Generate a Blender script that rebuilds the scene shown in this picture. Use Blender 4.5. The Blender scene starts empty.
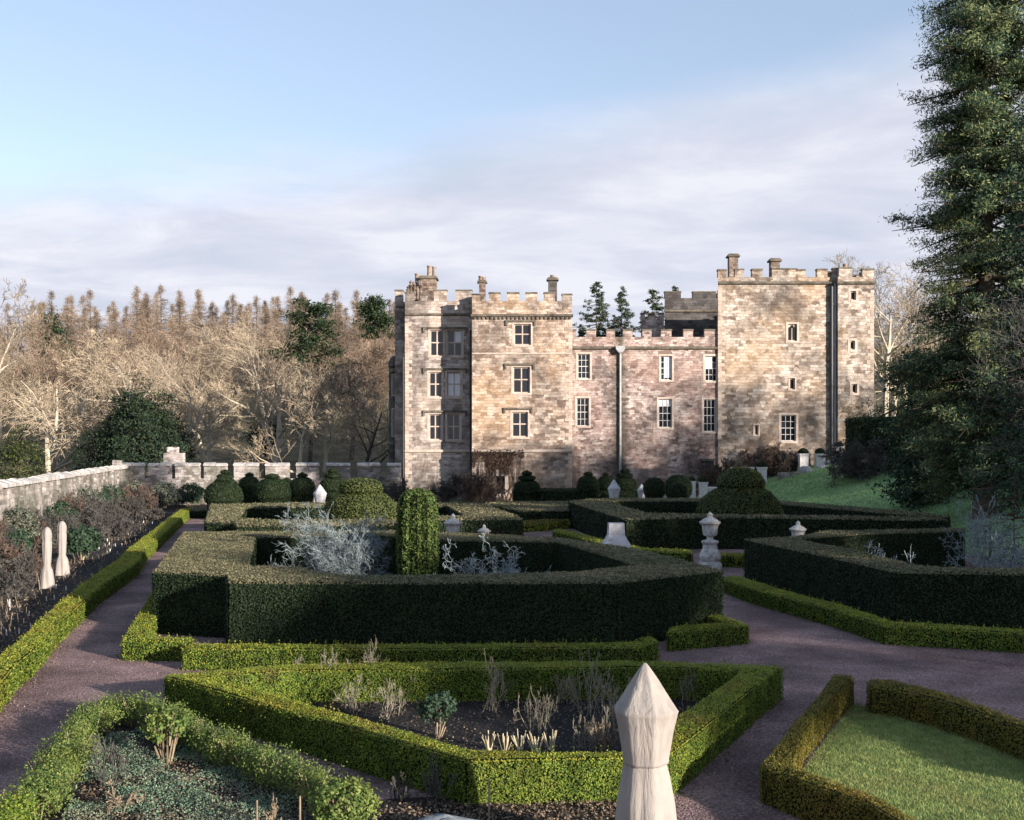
import bpy, math, random
import numpy as np
from mathutils import Vector
C = bpy.context.scene.collection
R = math.radians
rng = np.random.default_rng(7)
random.seed(7)
# ------------------------------------------------------------------ camera, sky, sun, exposure
F, HC, YH = 1100.0, 5.0, 445.0          # focal length in pixels, eye height, horizon row
cam = bpy.data.cameras.new('camera'); cam.sensor_width = 36; cam.lens = F / 1024 * 36
cam.shift_y = (YH - 410) / 1024; cam.clip_end = 5000; cam.clip_start = 0.2
co = bpy.data.objects.new('camera', cam); C.objects.link(co)
co.location = (0, 0, HC); co.rotation_euler = (R(90), 0, 0)
bpy.context.scene.camera = co
AZ, EL = 48.5, 12.0                      # sun stands behind the camera to the right
SUN = Vector((math.sin(R(AZ)) * math.cos(R(EL)), -math.cos(R(AZ)) * math.cos(R(EL)), math.sin(R(EL))))
sl = bpy.data.lights.new('sun', 'SUN'); sl.energy = 4.7; sl.angle = R(0.6); sl.color = (1, .90, .79)
so = bpy.data.objects.new('sun', sl); C.objects.link(so); so.location = (60, -50, 40)
so.rotation_euler = (-SUN).to_track_quat('-Z', 'Y').to_euler()
W = bpy.data.worlds.new('World'); bpy.context.scene.world = W; W.use_nodes = True
vs = bpy.context.scene.view_settings
vs.view_transform = 'Standard'; vs.look = 'None'; vs.gamma = 1; vs.use_curve_mapping = False
vs.exposure = 1.28


def N(nt, typ, **kw):
    n = nt.nodes.new(typ)
    for k, v in kw.items():
        if k.startswith('i_'):
            key = k[2:]
            n.inputs[int(key) if key.isdigit() else key.replace('_', ' ')].default_value = v
        else:
            setattr(n, k, v)
    return n


def ramp(nt, stops):
    n = nt.nodes.new('ShaderNodeValToRGB'); e = n.color_ramp.elements
    while len(e) < len(stops): e.new(.5)
    for a, (p, c) in zip(e, stops):
        a.position = p; a.color = (*c, 1) if len(c) == 3 else c
    return n


def build_world():
    nt = W.node_tree; nt.nodes.clear(); L = nt.links.new
    out = N(nt, 'ShaderNodeOutputWorld'); bg = N(nt, 'ShaderNodeBackground'); bg.inputs[1].default_value = 0.145
    sky = N(nt, 'ShaderNodeTexSky', sky_type='NISHITA', sun_disc=False, sun_elevation=R(EL), sun_rotation=R(180 - AZ),
            altitude=100, air_density=1.0, dust_density=0.6, ozone_density=2.0)
    tc = N(nt, 'ShaderNodeTexCoord'); sep = N(nt, 'ShaderNodeSeparateXYZ'); L(tc.outputs['Generated'], sep.inputs[0])
    # cloud sheet: project the view direction on a flat layer
    mx = N(nt, 'ShaderNodeMath', operation='MAXIMUM', i_1=0.02); L(sep.outputs[2], mx.inputs[0])
    ad = N(nt, 'ShaderNodeMath', operation='ADD', i_1=0.10); L(mx.outputs[0], ad.inputs[0])
    dx = N(nt, 'ShaderNodeMath', operation='DIVIDE'); L(sep.outputs[0], dx.inputs[0]); L(ad.outputs[0], dx.inputs[1])
    dy = N(nt, 'ShaderNodeMath', operation='DIVIDE'); L(sep.outputs[1], dy.inputs[0]); L(ad.outputs[0], dy.inputs[1])
    cb = N(nt, 'ShaderNodeCombineXYZ'); L(dx.outputs[0], cb.inputs[0]); L(dy.outputs[0], cb.inputs[1])
    n1 = N(nt, 'ShaderNodeTexNoise', i_Scale=1.15, i_Detail=8.0, i_Roughness=.55, i_Distortion=.35); L(cb.outputs[0], n1.inputs['Vector'])
    n2 = N(nt, 'ShaderNodeTexNoise', i_Scale=.55, i_Detail=4.0, i_Roughness=.5)
    mp = N(nt, 'ShaderNodeMapping'); mp.inputs['Location'].default_value = (3.1, 1.7, 0); L(cb.outputs[0], mp.inputs[0]); L(mp.outputs[0], n2.inputs['Vector'])
    # coverage falls off with elevation, tilted up to the right
    hx = N(nt, 'ShaderNodeMath', operation='MULTIPLY_ADD', i_1=-0.17); L(sep.outputs[0], hx.inputs[0]); L(sep.outputs[2], hx.inputs[2])
    cov = N(nt, 'ShaderNodeMapRange', i_1=.19, i_2=.31, i_3=.95, i_4=-.32); L(hx.outputs[0], cov.inputs[0])
    s = N(nt, 'ShaderNodeMath', operation='ADD'); L(cov.outputs[0], s.inputs[0]); L(n1.outputs[0], s.inputs[1])
    s2 = N(nt, 'ShaderNodeMath', operation='MULTIPLY_ADD', i_1=.55); L(n2.outputs[0], s2.inputs[0]); L(s.outputs[0], s2.inputs[2])
    msk = N(nt, 'ShaderNodeMapRange', interpolation_type='SMOOTHSTEP', i_1=.55, i_2=1.35, i_3=0.0, i_4=.97); L(s2.outputs[0], msk.inputs[0])
    # cloud colour: lit lavender tops, blue-grey thick parts
    n3 = N(nt, 'ShaderNodeTexNoise', i_Scale=1.7, i_Detail=9.0, i_Roughness=.58, i_Distortion=.35)
    mp3 = N(nt, 'ShaderNodeMapping'); mp3.inputs['Scale'].default_value = (.9, 1.15, 1); L(cb.outputs[0], mp3.inputs[0]); L(mp3.outputs[0], n3.inputs['Vector'])
    cr = ramp(nt, [(.30, (1.75, 1.92, 2.28)), (.47, (2.08, 2.14, 2.48)), (.62, (2.5, 2.52, 2.75))]); L(n3.outputs[0], cr.inputs[0])
    tint = N(nt, 'ShaderNodeMixRGB', blend_type='MULTIPLY', i_Fac=1.0); L(sky.outputs[0], tint.inputs[1]); tint.inputs[2].default_value = (1.02, .82, .79, 1)
    # thin veil: pale vapour that flattens the blue a little
    veil = N(nt, 'ShaderNodeMixRGB', i_Fac=.36); L(tint.outputs[0], veil.inputs[1]); veil.inputs[2].default_value = (1.5, 1.88, 2.3, 1)
    mix = N(nt, 'ShaderNodeMixRGB'); L(msk.outputs[0], mix.inputs[0]); L(veil.outputs[0], mix.inputs[1]); L(cr.outputs[0], mix.inputs[2])
    L(mix.outputs[0], bg.inputs[0]); L(bg.outputs[0], out.inputs[0])


build_world()
# ------------------------------------------------------------------ mesh helpers


def P(x, y, z=0.0):                      # pixel on the horizontal plane z -> world
    Y = F * (HC - z) / (y - YH)
    return np.array(((x - 512) / F * Y, Y, z))


def PY(x, y, Y):                         # pixel at depth Y -> world
    return np.array(((x - 512) / F * Y, Y, HC - (y - YH) / F * Y))


def X_at(x, Y): return (x - 512) / F * Y
def Z_at(y, Y): return HC - (y - YH) / F * Y


def terrain(X, Y):
    X = np.asarray(X, float); Y = np.asarray(Y, float)
    X0 = 14.3 + np.clip(95 - Y, 0, 50) * 0.152
    d = np.clip(X - X0, 0, None)
    z = .30 * d * d / (d + 1.2)
    z = 7 * np.tanh(z / 7)
    t = np.clip((Y - 112) / 190, 0, 1); z = np.maximum(z * (1 - .0 * t), 0) + 24 * t * t * (3 - 2 * t)
    t2 = np.clip((Y - 300) / 500, 0, 1); z = z - 14 * t2
    return z


class MB:
    def __init__(self): self.b = []; self.n = 0

    def add(self, V, Fc, mi=0):
        V = np.asarray(V, float).reshape(-1, 3); Fc = np.asarray(Fc, int)
        if len(V) == 0 or len(Fc) == 0: return
        self.b.append((V, Fc + self.n, mi)); self.n += len(V)

    def quad(self, a, b, c, d, mi=0): self.add([a, b, c, d], [[0, 1, 2, 3]], mi)

    def box(self, x0, x1, y0, y1, z0, z1, mi=0, bottom=True):
        V = [(x0, y0, z0), (x1, y0, z0), (x1, y1, z0), (x0, y1, z0), (x0, y0, z1), (x1, y0, z1), (x1, y1, z1), (x0, y1, z1)]
        f = [[0, 1, 5, 4], [1, 2, 6, 5], [2, 3, 7, 6], [3, 0, 4, 7], [4, 5, 6, 7]]
        if bottom: f.append([3, 2, 1, 0])
        self.add(V, f, mi)

    def bbox(self, x0, x1, y0, y1, z0, z1, b=.02, mi=0):   # box with chamfered vertical and top edges
        prof = [(b, 0), (0, b * .6), (0, 1), (b, 1)]
        rings = []
        for ins, z in ((0, z0), (0, z1 - b), (b, z1)):
            c = b if ins == 0 else b * .4
            xa, xb, ya, yb = x0 + ins, x1 - ins, y0 + ins, y1 - ins
            rings.append([(xa + c, ya, z), (xb - c, ya, z), (xb, ya + c, z), (xb, yb - c, z), (xb - c, yb, z), (xa + c, yb, z), (xa, yb - c, z), (xa, ya + c, z)])
        self.loft(rings, mi, cap=True)

    def loft(self, rings, mi=0, closed=True, cap=False):
        n = len(rings[0]); V = np.array(rings, float).reshape(-1, 3); f = []
        for i in range(len(rings) - 1):
            for j in range(n if closed else n - 1):
                k = (j + 1) % n
                f.append([i * n + j, i * n + k, (i + 1) * n + k, (i + 1) * n + j])
        self.add(V, f, mi)
        if cap:
            for i, rev in ((0, True), (len(rings) - 1, False)):
                r = np.array(rings[i], float); c = r.mean(0)
                idx = [[j, (j + 1) % n, n] if not rev else [(j + 1) % n, j, n] for j in range(n)]
                self.add(np.vstack([r, c]), idx, mi)

    def lathe(self, prof, cx=0, cy=0, cz=0, n=20, mi=0, wob=None):
        rings = []
        for (r, z) in prof:
            ring = []
            for j in range(n):
                a = 2 * math.pi * j / n; rr = r * (wob(a, z) if wob else 1)
                ring.append((cx + rr * math.cos(a), cy + rr * math.sin(a), cz + z))
            rings.append(ring)
        self.loft(rings, mi, cap=True)

    def tubes(self, p0, p1, r0, r1, k=4, mi=0):
        p0 = np.asarray(p0, float).reshape(-1, 3); p1 = np.asarray(p1, float).reshape(-1, 3)
        n = len(p0)
        if n == 0: return
        r0 = np.broadcast_to(np.asarray(r0, float), (n,)); r1 = np.broadcast_to(np.asarray(r1, float), (n,))
        d = p1 - p0; d /= np.linalg.norm(d, axis=1, keepdims=True) + 1e-9
        a = np.where(np.abs(d[:, 2:3]) < .9, np.array([[0, 0, 1.]]), np.array([[1., 0, 0]]))
        u = np.cross(d, a); u /= np.linalg.norm(u, axis=1, keepdims=True) + 1e-9; v = np.cross(d, u)
        V = np.zeros((n, 2 * k, 3))
        for j in range(k):
            c, s = math.cos(2 * math.pi * j / k), math.sin(2 * math.pi * j / k)
            V[:, j] = p0 + (u * c + v * s) * r0[:, None]; V[:, k + j] = p1 + (u * c + v * s) * r1[:, None]
        base = (np.arange(n) * 2 * k)[:, None]
        fs = [base + np.array([[j, (j + 1) % k, k + (j + 1) % k, k + j]]) for j in range(k)]
        self.add(V.reshape(-1, 3), np.stack(fs, 1).reshape(-1, 4), mi)

    def leaves(self, c, nrm, s, mi=0, asp=.6, jit=.6):
        c = np.asarray(c, float); n = len(c)
        if n == 0: return
        nr = np.asarray(nrm, float) + rng.normal(0, jit, (n, 3)); nr /= np.linalg.norm(nr, axis=1, keepdims=True) + 1e-9
        t = np.cross(nr, rng.normal(0, 1, (n, 3))); t /= np.linalg.norm(t, axis=1, keepdims=True) + 1e-9
        b = np.cross(nr, t)
        s = np.broadcast_to(np.asarray(s, float), (n,))[:, None] * rng.uniform(.7, 1.3, (n, 1))
        V = np.stack([c - t * s, c + b * s * asp, c + t * s, c - b * s * asp], 1)
        self.add(V.reshape(-1, 3), (np.arange(n) * 4)[:, None] + np.arange(4)[None], mi)

    def mesh(self, name, mats, smooth=False):
        me = bpy.data.meshes.new(name)
        V = np.vstack([b[0] for b in self.b]); me.vertices.add(len(V)); me.vertices.foreach_set('co', V.astype(np.float32).ravel())
        loops = np.concatenate([b[1].ravel() for b in self.b])
        tot = np.concatenate([np.full(len(b[1]), b[1].shape[1]) for b in self.b])
        mi = np.concatenate([np.full(len(b[1]), b[2]) for b in self.b])
        me.loops.add(len(loops)); me.loops.foreach_set('vertex_index', loops.astype(np.int32))
        st = np.concatenate([[0], np.cumsum(tot)[:-1]])
        me.polygons.add(len(tot)); me.polygons.foreach_set('loop_start', st.astype(np.int32)); me.polygons.foreach_set('loop_total', tot.astype(np.int32))
        for m in (mats if isinstance(mats, (list, tuple)) else [mats]): me.materials.append(m)
        me.polygons.foreach_set('material_index', mi.astype(np.int32))
        me.polygons.foreach_set('use_smooth', np.full(len(tot), bool(smooth)))
        me.update(calc_edges=True); me.validate()
        return me


def tag(o, label=None, cat=None, group=None, kind=None):
    for k, v in (('label', label), ('category', cat), ('group', group), ('kind', kind)):
        if v: o[k] = v
    return o


def solo(name, mb, mats, label=None, cat=None, group=None, kind=None, origin=None, smooth=False):
    me = mb.mesh(name, mats, smooth)
    o = bpy.data.objects.new(name, me); C.objects.link(o)
    if origin is None and kind != 'structure':
        n = len(me.vertices); co_ = np.empty(n * 3, np.float32); me.vertices.foreach_get('co', co_); co_ = co_.reshape(-1, 3)
        origin = ((co_[:, 0].min() + co_[:, 0].max()) / 2, (co_[:, 1].min() + co_[:, 1].max()) / 2, co_[:, 2].min())
    if origin is not None:
        from mathutils import Matrix
        me.transform(Matrix.Translation(-Vector([float(v) for v in origin]))); o.location = [float(v) for v in origin]
    return tag(o, label, cat, group, kind)


def thing(name, label, cat, loc=(0, 0, 0), rz=0, group=None):
    o = bpy.data.objects.new(name, None); C.objects.link(o); o.location = [float(v) for v in loc]; o.rotation_euler = (0, 0, rz)
    o.empty_display_size = .3
    return tag(o, label, cat, group)


def part(name, mb, mats, parent, world=False, smooth=False, label=None):
    o = bpy.data.objects.new(name, mb.mesh(name, mats, smooth)); C.objects.link(o); o.parent = parent
    if world:
        p = parent; off = Vector((0, 0, 0))
        while p is not None: off += p.location; p = p.parent
        o.location = -off
    if label: o['label'] = label
    return o


def dup(root, loc, rz=0, sc=1.0, label=None, group=None):
    r = root.copy(); C.objects.link(r); r.location = [float(v) for v in loc]; r.rotation_euler = (0, 0, rz)
    r.scale = (sc, sc, sc) if np.isscalar(sc) else sc
    if label: r['label'] = label
    if group: r['group'] = group
    for ch in list(root.children):
        c = ch.copy(); C.objects.link(c); c.parent = r
        for g in ch.children:
            d = g.copy(); C.objects.link(d); d.parent = c
    return r


# ------------------------------------------------------------------ materials
def newmat(name):
    m = bpy.data.materials.new(name); m.use_nodes = True; nt = m.node_tree; nt.nodes.clear()
    out = N(nt, 'ShaderNodeOutputMaterial'); p = N(nt, 'ShaderNodeBsdfPrincipled'); nt.links.new(p.outputs[0], out.inputs[0])
    p.inputs['Specular IOR Level'].default_value = .25
    return m, nt, p, out


def leafmat(name, cols, rough=.65, trans=.25, patch=None, pscale=.6, objvar=0., brown=None):
    m, nt, p, out = newmat(name); L = nt.links.new
    g = N(nt, 'ShaderNodeNewGeometry'); k = len(cols)
    cr = ramp(nt, [(i / max(1, k - 1), c) for i, c in enumerate(cols)]); L(g.outputs['Random Per Island'], cr.inputs[0])
    no = N(nt, 'ShaderNodeTexNoise', i_Scale=pscale, i_Detail=4.0, i_Roughness=.6); L(g.outputs['Position'], no.inputs['Vector'])
    col = cr.outputs[0]
    if patch:
        rp = ramp(nt, [(.5, (0, 0, 0)), (.72, (.75, .75, .75))]); L(no.outputs[0], rp.inputs[0])
        mx = N(nt, 'ShaderNodeMixRGB'); L(rp.outputs[0], mx.inputs[0]); L(col, mx.inputs[1]); mx.inputs[2].default_value = (*patch, 1); col = mx.outputs[0]
        if brown:
            nb = N(nt, 'ShaderNodeTexNoise', i_Scale=.85, i_Detail=5.0, i_Roughness=.65, i_Distortion=.4); ma = N(nt, 'ShaderNodeMapping'); ma.inputs['Location'].default_value = (11.3, 4.7, 2.1)
            L(g.outputs['Position'], ma.inputs[0]); L(ma.outputs[0], nb.inputs['Vector']); rb = ramp(nt, [(.58, (0, 0, 0)), (.70, (.7, .7, .7))]); L(nb.outputs[0], rb.inputs[0])
            mb_ = N(nt, 'ShaderNodeMixRGB'); L(rb.outputs[0], mb_.inputs[0]); L(col, mb_.inputs[1]); mb_.inputs[2].default_value = (*brown, 1); col = mb_.outputs[0]
    br = N(nt, 'ShaderNodeMapRange', i_1=.3, i_2=.7, i_3=.72, i_4=1.25)
    no2 = N(nt, 'ShaderNodeTexNoise', i_Scale=pscale * 4.2, i_Detail=3.0); L(g.outputs['Position'], no2.inputs['Vector']); L(no2.outputs[0], br.inputs[0])
    hs = N(nt, 'ShaderNodeHueSaturation'); L(br.outputs[0], hs.inputs['Value']); L(col, hs.inputs['Color'])
    if objvar:
        oi = N(nt, 'ShaderNodeObjectInfo'); ov = N(nt, 'ShaderNodeMapRange', i_3=1 - objvar, i_4=1.1); L(oi.outputs['Random'], ov.inputs[0])
        mu = N(nt, 'ShaderNodeMath', operation='MULTIPLY'); L(ov.outputs[0], mu.inputs[0]); L(br.outputs[0], mu.inputs[1]); L(mu.outputs[0], hs.inputs['Value'])
    L(hs.outputs[0], p.inputs['Base Color']); p.inputs['Roughness'].default_value = rough
    if trans:
        t = N(nt, 'ShaderNodeBsdfTranslucent'); L(hs.outputs[0], t.inputs[0])
        ms = N(nt, 'ShaderNodeMixShader'); ms.inputs[0].default_value = trans
        L(p.outputs[0], ms.inputs[1]); L(t.outputs[0], ms.inputs[2]); L(ms.outputs[0], out.inputs[0])
    return m


def noisemat(name, c1, c2, scale=3., rough=.8, bump=.3, bscale=None, detail=6., mid=None, dist=.02):
    m, nt, p, out = newmat(name); L = nt.links.new
    g = N(nt, 'ShaderNodeTexCoord')
    no = N(nt, 'ShaderNodeTexNoise', i_Scale=scale, i_Detail=detail, i_Roughness=.65); L(g.outputs['Object'], no.inputs['Vector'])
    cr = ramp(nt, [(.32, c1), (.68, c2)] if mid is None else [(.3, c1), (.5, mid), (.7, c2)]); L(no.outputs[0], cr.inputs[0])
    L(cr.outputs[0], p.inputs['Base Color']); p.inputs['Roughness'].default_value = rough
    nb = N(nt, 'ShaderNodeTexNoise', i_Scale=bscale or scale * 4, i_Detail=6.0, i_Roughness=.7); L(g.outputs['Object'], nb.inputs['Vector'])
    b = N(nt, 'ShaderNodeBump', i_Strength=bump, i_Distance=dist); L(nb.outputs[0], b.inputs['Height']); L(b.outputs[0], p.inputs['Normal'])
    return m


def groundmat(name, stops, s1, s2, bump, dist, rough=.9, fine=60., wts=(.55, .45)):
    m, nt, p, out = newmat(name); L = nt.links.new
    g = N(nt, 'ShaderNodeNewGeometry')
    a = N(nt, 'ShaderNodeTexNoise', i_Scale=s1, i_Detail=6.0, i_Roughness=.6); L(g.outputs['Position'], a.inputs['Vector'])
    b = N(nt, 'ShaderNodeTexNoise', i_Scale=s2, i_Detail=4.0, i_Roughness=.75); L(g.outputs['Position'], b.inputs['Vector'])
    v = N(nt, 'ShaderNodeTexVoronoi', i_Scale=fine); L(g.outputs['Position'], v.inputs['Vector'])
    mx = N(nt, 'ShaderNodeMath', operation='MULTIPLY', i_1=wts[0]); L(a.outputs[0], mx.inputs[0])
    m2 = N(nt, 'ShaderNodeMath', operation='MULTIPLY_ADD', i_1=wts[1]); L(b.outputs[0], m2.inputs[0]); L(mx.outputs[0], m2.inputs[2])
    cr = ramp(nt, stops); L(m2.outputs[0], cr.inputs[0])
    sp = N(nt, 'ShaderNodeSeparateColor'); L(v.outputs['Color'], sp.inputs[0])
    mr = N(nt, 'ShaderNodeMapRange', i_3=.55, i_4=1.45); L(sp.outputs[0], mr.inputs[0])
    hs = N(nt, 'ShaderNodeHueSaturation'); L(cr.outputs[0], hs.inputs['Color']); L(mr.outputs[0], hs.inputs['Value'])
    L(hs.outputs[0], p.inputs['Base Color']); p.inputs['Roughness'].default_value = rough
    ba = N(nt, 'ShaderNodeMath', operation='ADD'); L(b.outputs[0], ba.inputs[0]); L(v.outputs['Distance'], ba.inputs[1])
    bu = N(nt, 'ShaderNodeBump', i_Strength=bump, i_Distance=dist); L(ba.outputs[0], bu.inputs['Height']); L(bu.outputs[0], p.inputs['Normal'])
    return m


def stonemat(name, ca, cb, cc, mortar, bw=.62, rh=.30, stain=(.055, .045, .042), stain_amt=.74, warm=None, seed=0., msize=.012, pipe=None):
    m, nt, p, out = newmat(name); L = nt.links.new
    g = N(nt, 'ShaderNodeNewGeometry'); sp = N(nt, 'ShaderNodeSeparateXYZ'); L(g.outputs['Position'], sp.inputs[0])
    xy = N(nt, 'ShaderNodeMath', operation='MULTIPLY_ADD', i_1=.83); L(sp.outputs[1], xy.inputs[0]); L(sp.outputs[0], xy.inputs[2])
    wn = N(nt, 'ShaderNodeTexNoise', i_Scale=1.7, i_Detail=4.0); L(g.outputs['Position'], wn.inputs['Vector'])
    wsp = N(nt, 'ShaderNodeSeparateColor'); L(wn.outputs['Color'], wsp.inputs[0])
    zz = N(nt, 'ShaderNodeMath', operation='MULTIPLY_ADD', i_1=.42); L(wsp.outputs[0], zz.inputs[0]); L(sp.outputs[2], zz.inputs[2])
    xw = N(nt, 'ShaderNodeMath', operation='MULTIPLY_ADD', i_1=.9); L(wsp.outputs[1], xw.inputs[0]); L(xy.outputs[0], xw.inputs[2])
    cb_ = N(nt, 'ShaderNodeCombineXYZ'); L(xw.outputs[0], cb_.inputs[0]); L(zz.outputs[0], cb_.inputs[1])
    br = N(nt, 'ShaderNodeTexBrick', offset=.5, squash=1.3, squash_frequency=3)
    br.inputs['Scale'].default_value = 1; br.inputs['Brick Width'].default_value = bw; br.inputs['Row Height'].default_value = rh
    br.inputs['Mortar Size'].default_value = msize; br.inputs['Mortar Smooth'].default_value = .6; br.inputs['Bias'].default_value = 0
    br.inputs['Color1'].default_value = (0, 0, 0, 1); br.inputs['Color2'].default_value = (1, 1, 1, 1); br.inputs['Mortar'].default_value = (.5, .5, .5, 1)
    L(cb_.outputs[0], br.inputs['Vector'])
    n1 = N(nt, 'ShaderNodeTexNoise', i_Scale=1.3, i_Detail=9.0, i_Roughness=.78); L(g.outputs['Position'], n1.inputs['Vector'])
    sb = N(nt, 'ShaderNodeSeparateColor'); L(br.outputs['Color'], sb.inputs[0])
    mm = N(nt, 'ShaderNodeMath', operation='MULTIPLY_ADD', i_1=.34); L(sb.outputs[0], mm.inputs[0])
    nm = N(nt, 'ShaderNodeMath', operation='MULTIPLY', i_1=.92); L(n1.outputs[0], nm.inputs[0]); L(nm.outputs[0], mm.inputs[2])
    cr = ramp(nt, [(.43, ca), (.60, cb), (.80, cc)]); L(mm.outputs[0], cr.inputs[0]); col = cr.outputs[0]
    # broad weathering
    mpn = N(nt, 'ShaderNodeMapping'); mpn.inputs['Location'].default_value = (seed, 0, seed * .3); L(g.outputs['Position'], mpn.inputs[0])
    n2 = N(nt, 'ShaderNodeTexNoise', i_Scale=.22, i_Detail=6.0, i_Roughness=.62); L(mpn.outputs[0], n2.inputs['Vector'])
    if warm:
        rw = ramp(nt, [(.45, (0, 0, 0)), (.62, (.8, .8, .8))]); L(n2.outputs[0], rw.inputs[0])
        mw = N(nt, 'ShaderNodeMixRGB'); L(rw.outputs[0], mw.inputs[0]); L(col, mw.inputs[1]); mw.inputs[2].default_value = (*warm, 1)
        mw2 = N(nt, 'ShaderNodeMixRGB', i_Fac=.55); L(col, mw2.inputs[1]); L(mw.outputs[0], mw2.inputs[2]); col = mw2.outputs[0]
    n3 = N(nt, 'ShaderNodeTexNoise', i_Scale=.33, i_Detail=9.0, i_Roughness=.72, i_Distortion=.6)
    mp3 = N(nt, 'ShaderNodeMapping'); mp3.inputs['Scale'].default_value = (1, 1, .75); mp3.inputs['Location'].default_value = (seed * 2.3, 4, 0)
    L(g.outputs['Position'], mp3.inputs[0]); L(mp3.outputs[0], n3.inputs['Vector'])
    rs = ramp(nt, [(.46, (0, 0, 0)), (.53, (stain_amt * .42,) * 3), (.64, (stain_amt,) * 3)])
    lowz = N(nt, 'ShaderNodeMapRange', i_1=1., i_2=9., i_3=.085, i_4=0.); L(sp.outputs[2], lowz.inputs[0])   # more stain low down, with tree shade put into the colour
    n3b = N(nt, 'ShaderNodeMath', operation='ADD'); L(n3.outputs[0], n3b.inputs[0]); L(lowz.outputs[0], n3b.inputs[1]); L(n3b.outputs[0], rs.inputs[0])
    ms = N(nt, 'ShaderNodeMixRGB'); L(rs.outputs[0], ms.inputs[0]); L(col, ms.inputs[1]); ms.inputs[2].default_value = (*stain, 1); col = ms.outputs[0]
    if pipe is not None:                 # damp mossy streak beside a drainpipe
        dx = N(nt, 'ShaderNodeMath', operation='SUBTRACT', i_1=pipe); L(sp.outputs[0], dx.inputs[0])
        ab = N(nt, 'ShaderNodeMath', operation='ABSOLUTE'); L(dx.outputs[0], ab.inputs[0])
        aw = N(nt, 'ShaderNodeMath', operation='MULTIPLY_ADD', i_1=1.3); L(n1.outputs[0], aw.inputs[0]); L(ab.outputs[0], aw.inputs[2])
        pm = N(nt, 'ShaderNodeMapRange', i_1=.75, i_2=1.45, i_3=.8, i_4=0.); L(aw.outputs[0], pm.inputs[0])
        mp = N(nt, 'ShaderNodeMixRGB'); L(pm.outputs[0], mp.inputs[0]); L(col, mp.inputs[1]); mp.inputs[2].default_value = (.05, .048, .03, 1); col = mp.outputs[0]
    mo = N(nt, 'ShaderNodeMixRGB'); L(br.outputs['Fac'], mo.inputs[0]); L(col, mo.inputs[1]); mo.inputs[2].default_value = (*mortar, 1)
    mo2 = N(nt, 'ShaderNodeMixRGB', i_Fac=.25); L(col, mo2.inputs[1]); L(mo.outputs[0], mo2.inputs[2])
    L(mo2.outputs[0], p.inputs['Base Color']); p.inputs['Roughness'].default_value = .9
    h1 = N(nt, 'ShaderNodeMath', operation='MULTIPLY_ADD', i_1=-1.0); L(br.outputs['Fac'], h1.inputs[0]); L(n1.outputs[0], h1.inputs[2])
    h2 = N(nt, 'ShaderNodeMath', operation='MULTIPLY_ADD', i_1=.5); L(sb.outputs[0], h2.inputs[0]); L(h1.outputs[0], h2.inputs[2])
    bu = N(nt, 'ShaderNodeBump', i_Strength=.8, i_Distance=.05); L(h2.outputs[0], bu.inputs['Height']); L(bu.outputs[0], p.inputs['Normal'])
    return m


def plain(name, c, rough=.6, metal=0., spec=.3):
    m, nt, p, out = newmat(name); p.inputs['Base Color'].default_value = (*c, 1); p.inputs['Roughness'].default_value = rough
    p.inputs['Metallic'].default_value = metal; p.inputs['Specular IOR Level'].default_value = spec
    return m


M = {}
M['gravel'] = groundmat('gravel', [(.38, (.09, .056, .056)), (.5, (.20, .133, .128)), (.61, (.37, .245, .235))], .45, 16., .9, .03, fine=34., wts=(.55, .45))
M['grass_ground'] = groundmat('meadow', [(.35, (.035, .055, .016)), (.5, (.06, .09, .026)), (.66, (.10, .12, .045))], .5, 9., .7, .05, fine=22.)
M['bank_grass'] = groundmat('bank_turf', [(.35, (.14, .24, .10)), (.5, (.22, .35, .15)), (.66, (.33, .45, .22))], .3, 6., .8, .08, fine=14.)
M['wood_floor'] = groundmat('wood_floor', [(.35, (.05, .04, .022)), (.5, (.10, .085, .05)), (.66, (.17, .15, .08))], .2, 3., .6, .1, fine=6.)
M['lawn'] = groundmat('lawn_turf', [(.35, (.11, .17, .055)), (.5, (.19, .26, .085)), (.66, (.31, .33, .14))], .8, 20., .7, .03, fine=50.)
M['soil'] = groundmat('soil', [(.35, (.008, .007, .007)), (.5, (.018, .015, .014)), (.68, (.05, .042, .036))], 1.6, 12., 1., .06, fine=16.)
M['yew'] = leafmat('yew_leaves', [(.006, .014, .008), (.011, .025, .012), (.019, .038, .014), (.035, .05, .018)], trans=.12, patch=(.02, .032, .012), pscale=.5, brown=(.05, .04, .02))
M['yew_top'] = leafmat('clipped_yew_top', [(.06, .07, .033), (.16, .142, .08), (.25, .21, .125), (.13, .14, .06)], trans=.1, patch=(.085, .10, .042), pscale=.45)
M['topiary'] = leafmat('topiary_leaves', [(.010, .022, .010), (.019, .036, .014), (.033, .052, .018)], trans=.12, pscale=.9)
M['topiary_olive'] = leafmat('olive_topiary_leaves', [(.035, .052, .014), (.065, .085, .022), (.11, .12, .035)], trans=.12, pscale=.9)
M['column_yew'] = leafmat('columnar_yew_leaves', [(.022, .045, .012), (.05, .09, .02), (.09, .135, .03), (.15, .17, .045)], trans=.2, pscale=1.2)
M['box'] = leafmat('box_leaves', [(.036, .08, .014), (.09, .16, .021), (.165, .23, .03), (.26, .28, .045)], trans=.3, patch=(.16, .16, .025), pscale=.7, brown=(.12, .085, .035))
M['box_sunlit'] = leafmat('sunlit_box_leaves', [(.085, .15, .018), (.18, .25, .032), (.31, .33, .045), (.42, .37, .06)], trans=.3, patch=(.32, .25, .04), pscale=.7, brown=(.20, .14, .05))  # yellower than the sides: sunlight on the tops put into leaf colour
M['box_gold'] = leafmat('bronzed_box_leaves', [(.07, .08, .014), (.15, .135, .024), (.26, .19, .035), (.09, .115, .02)], trans=.3, patch=(.22, .14, .03), pscale=1.1)
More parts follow.
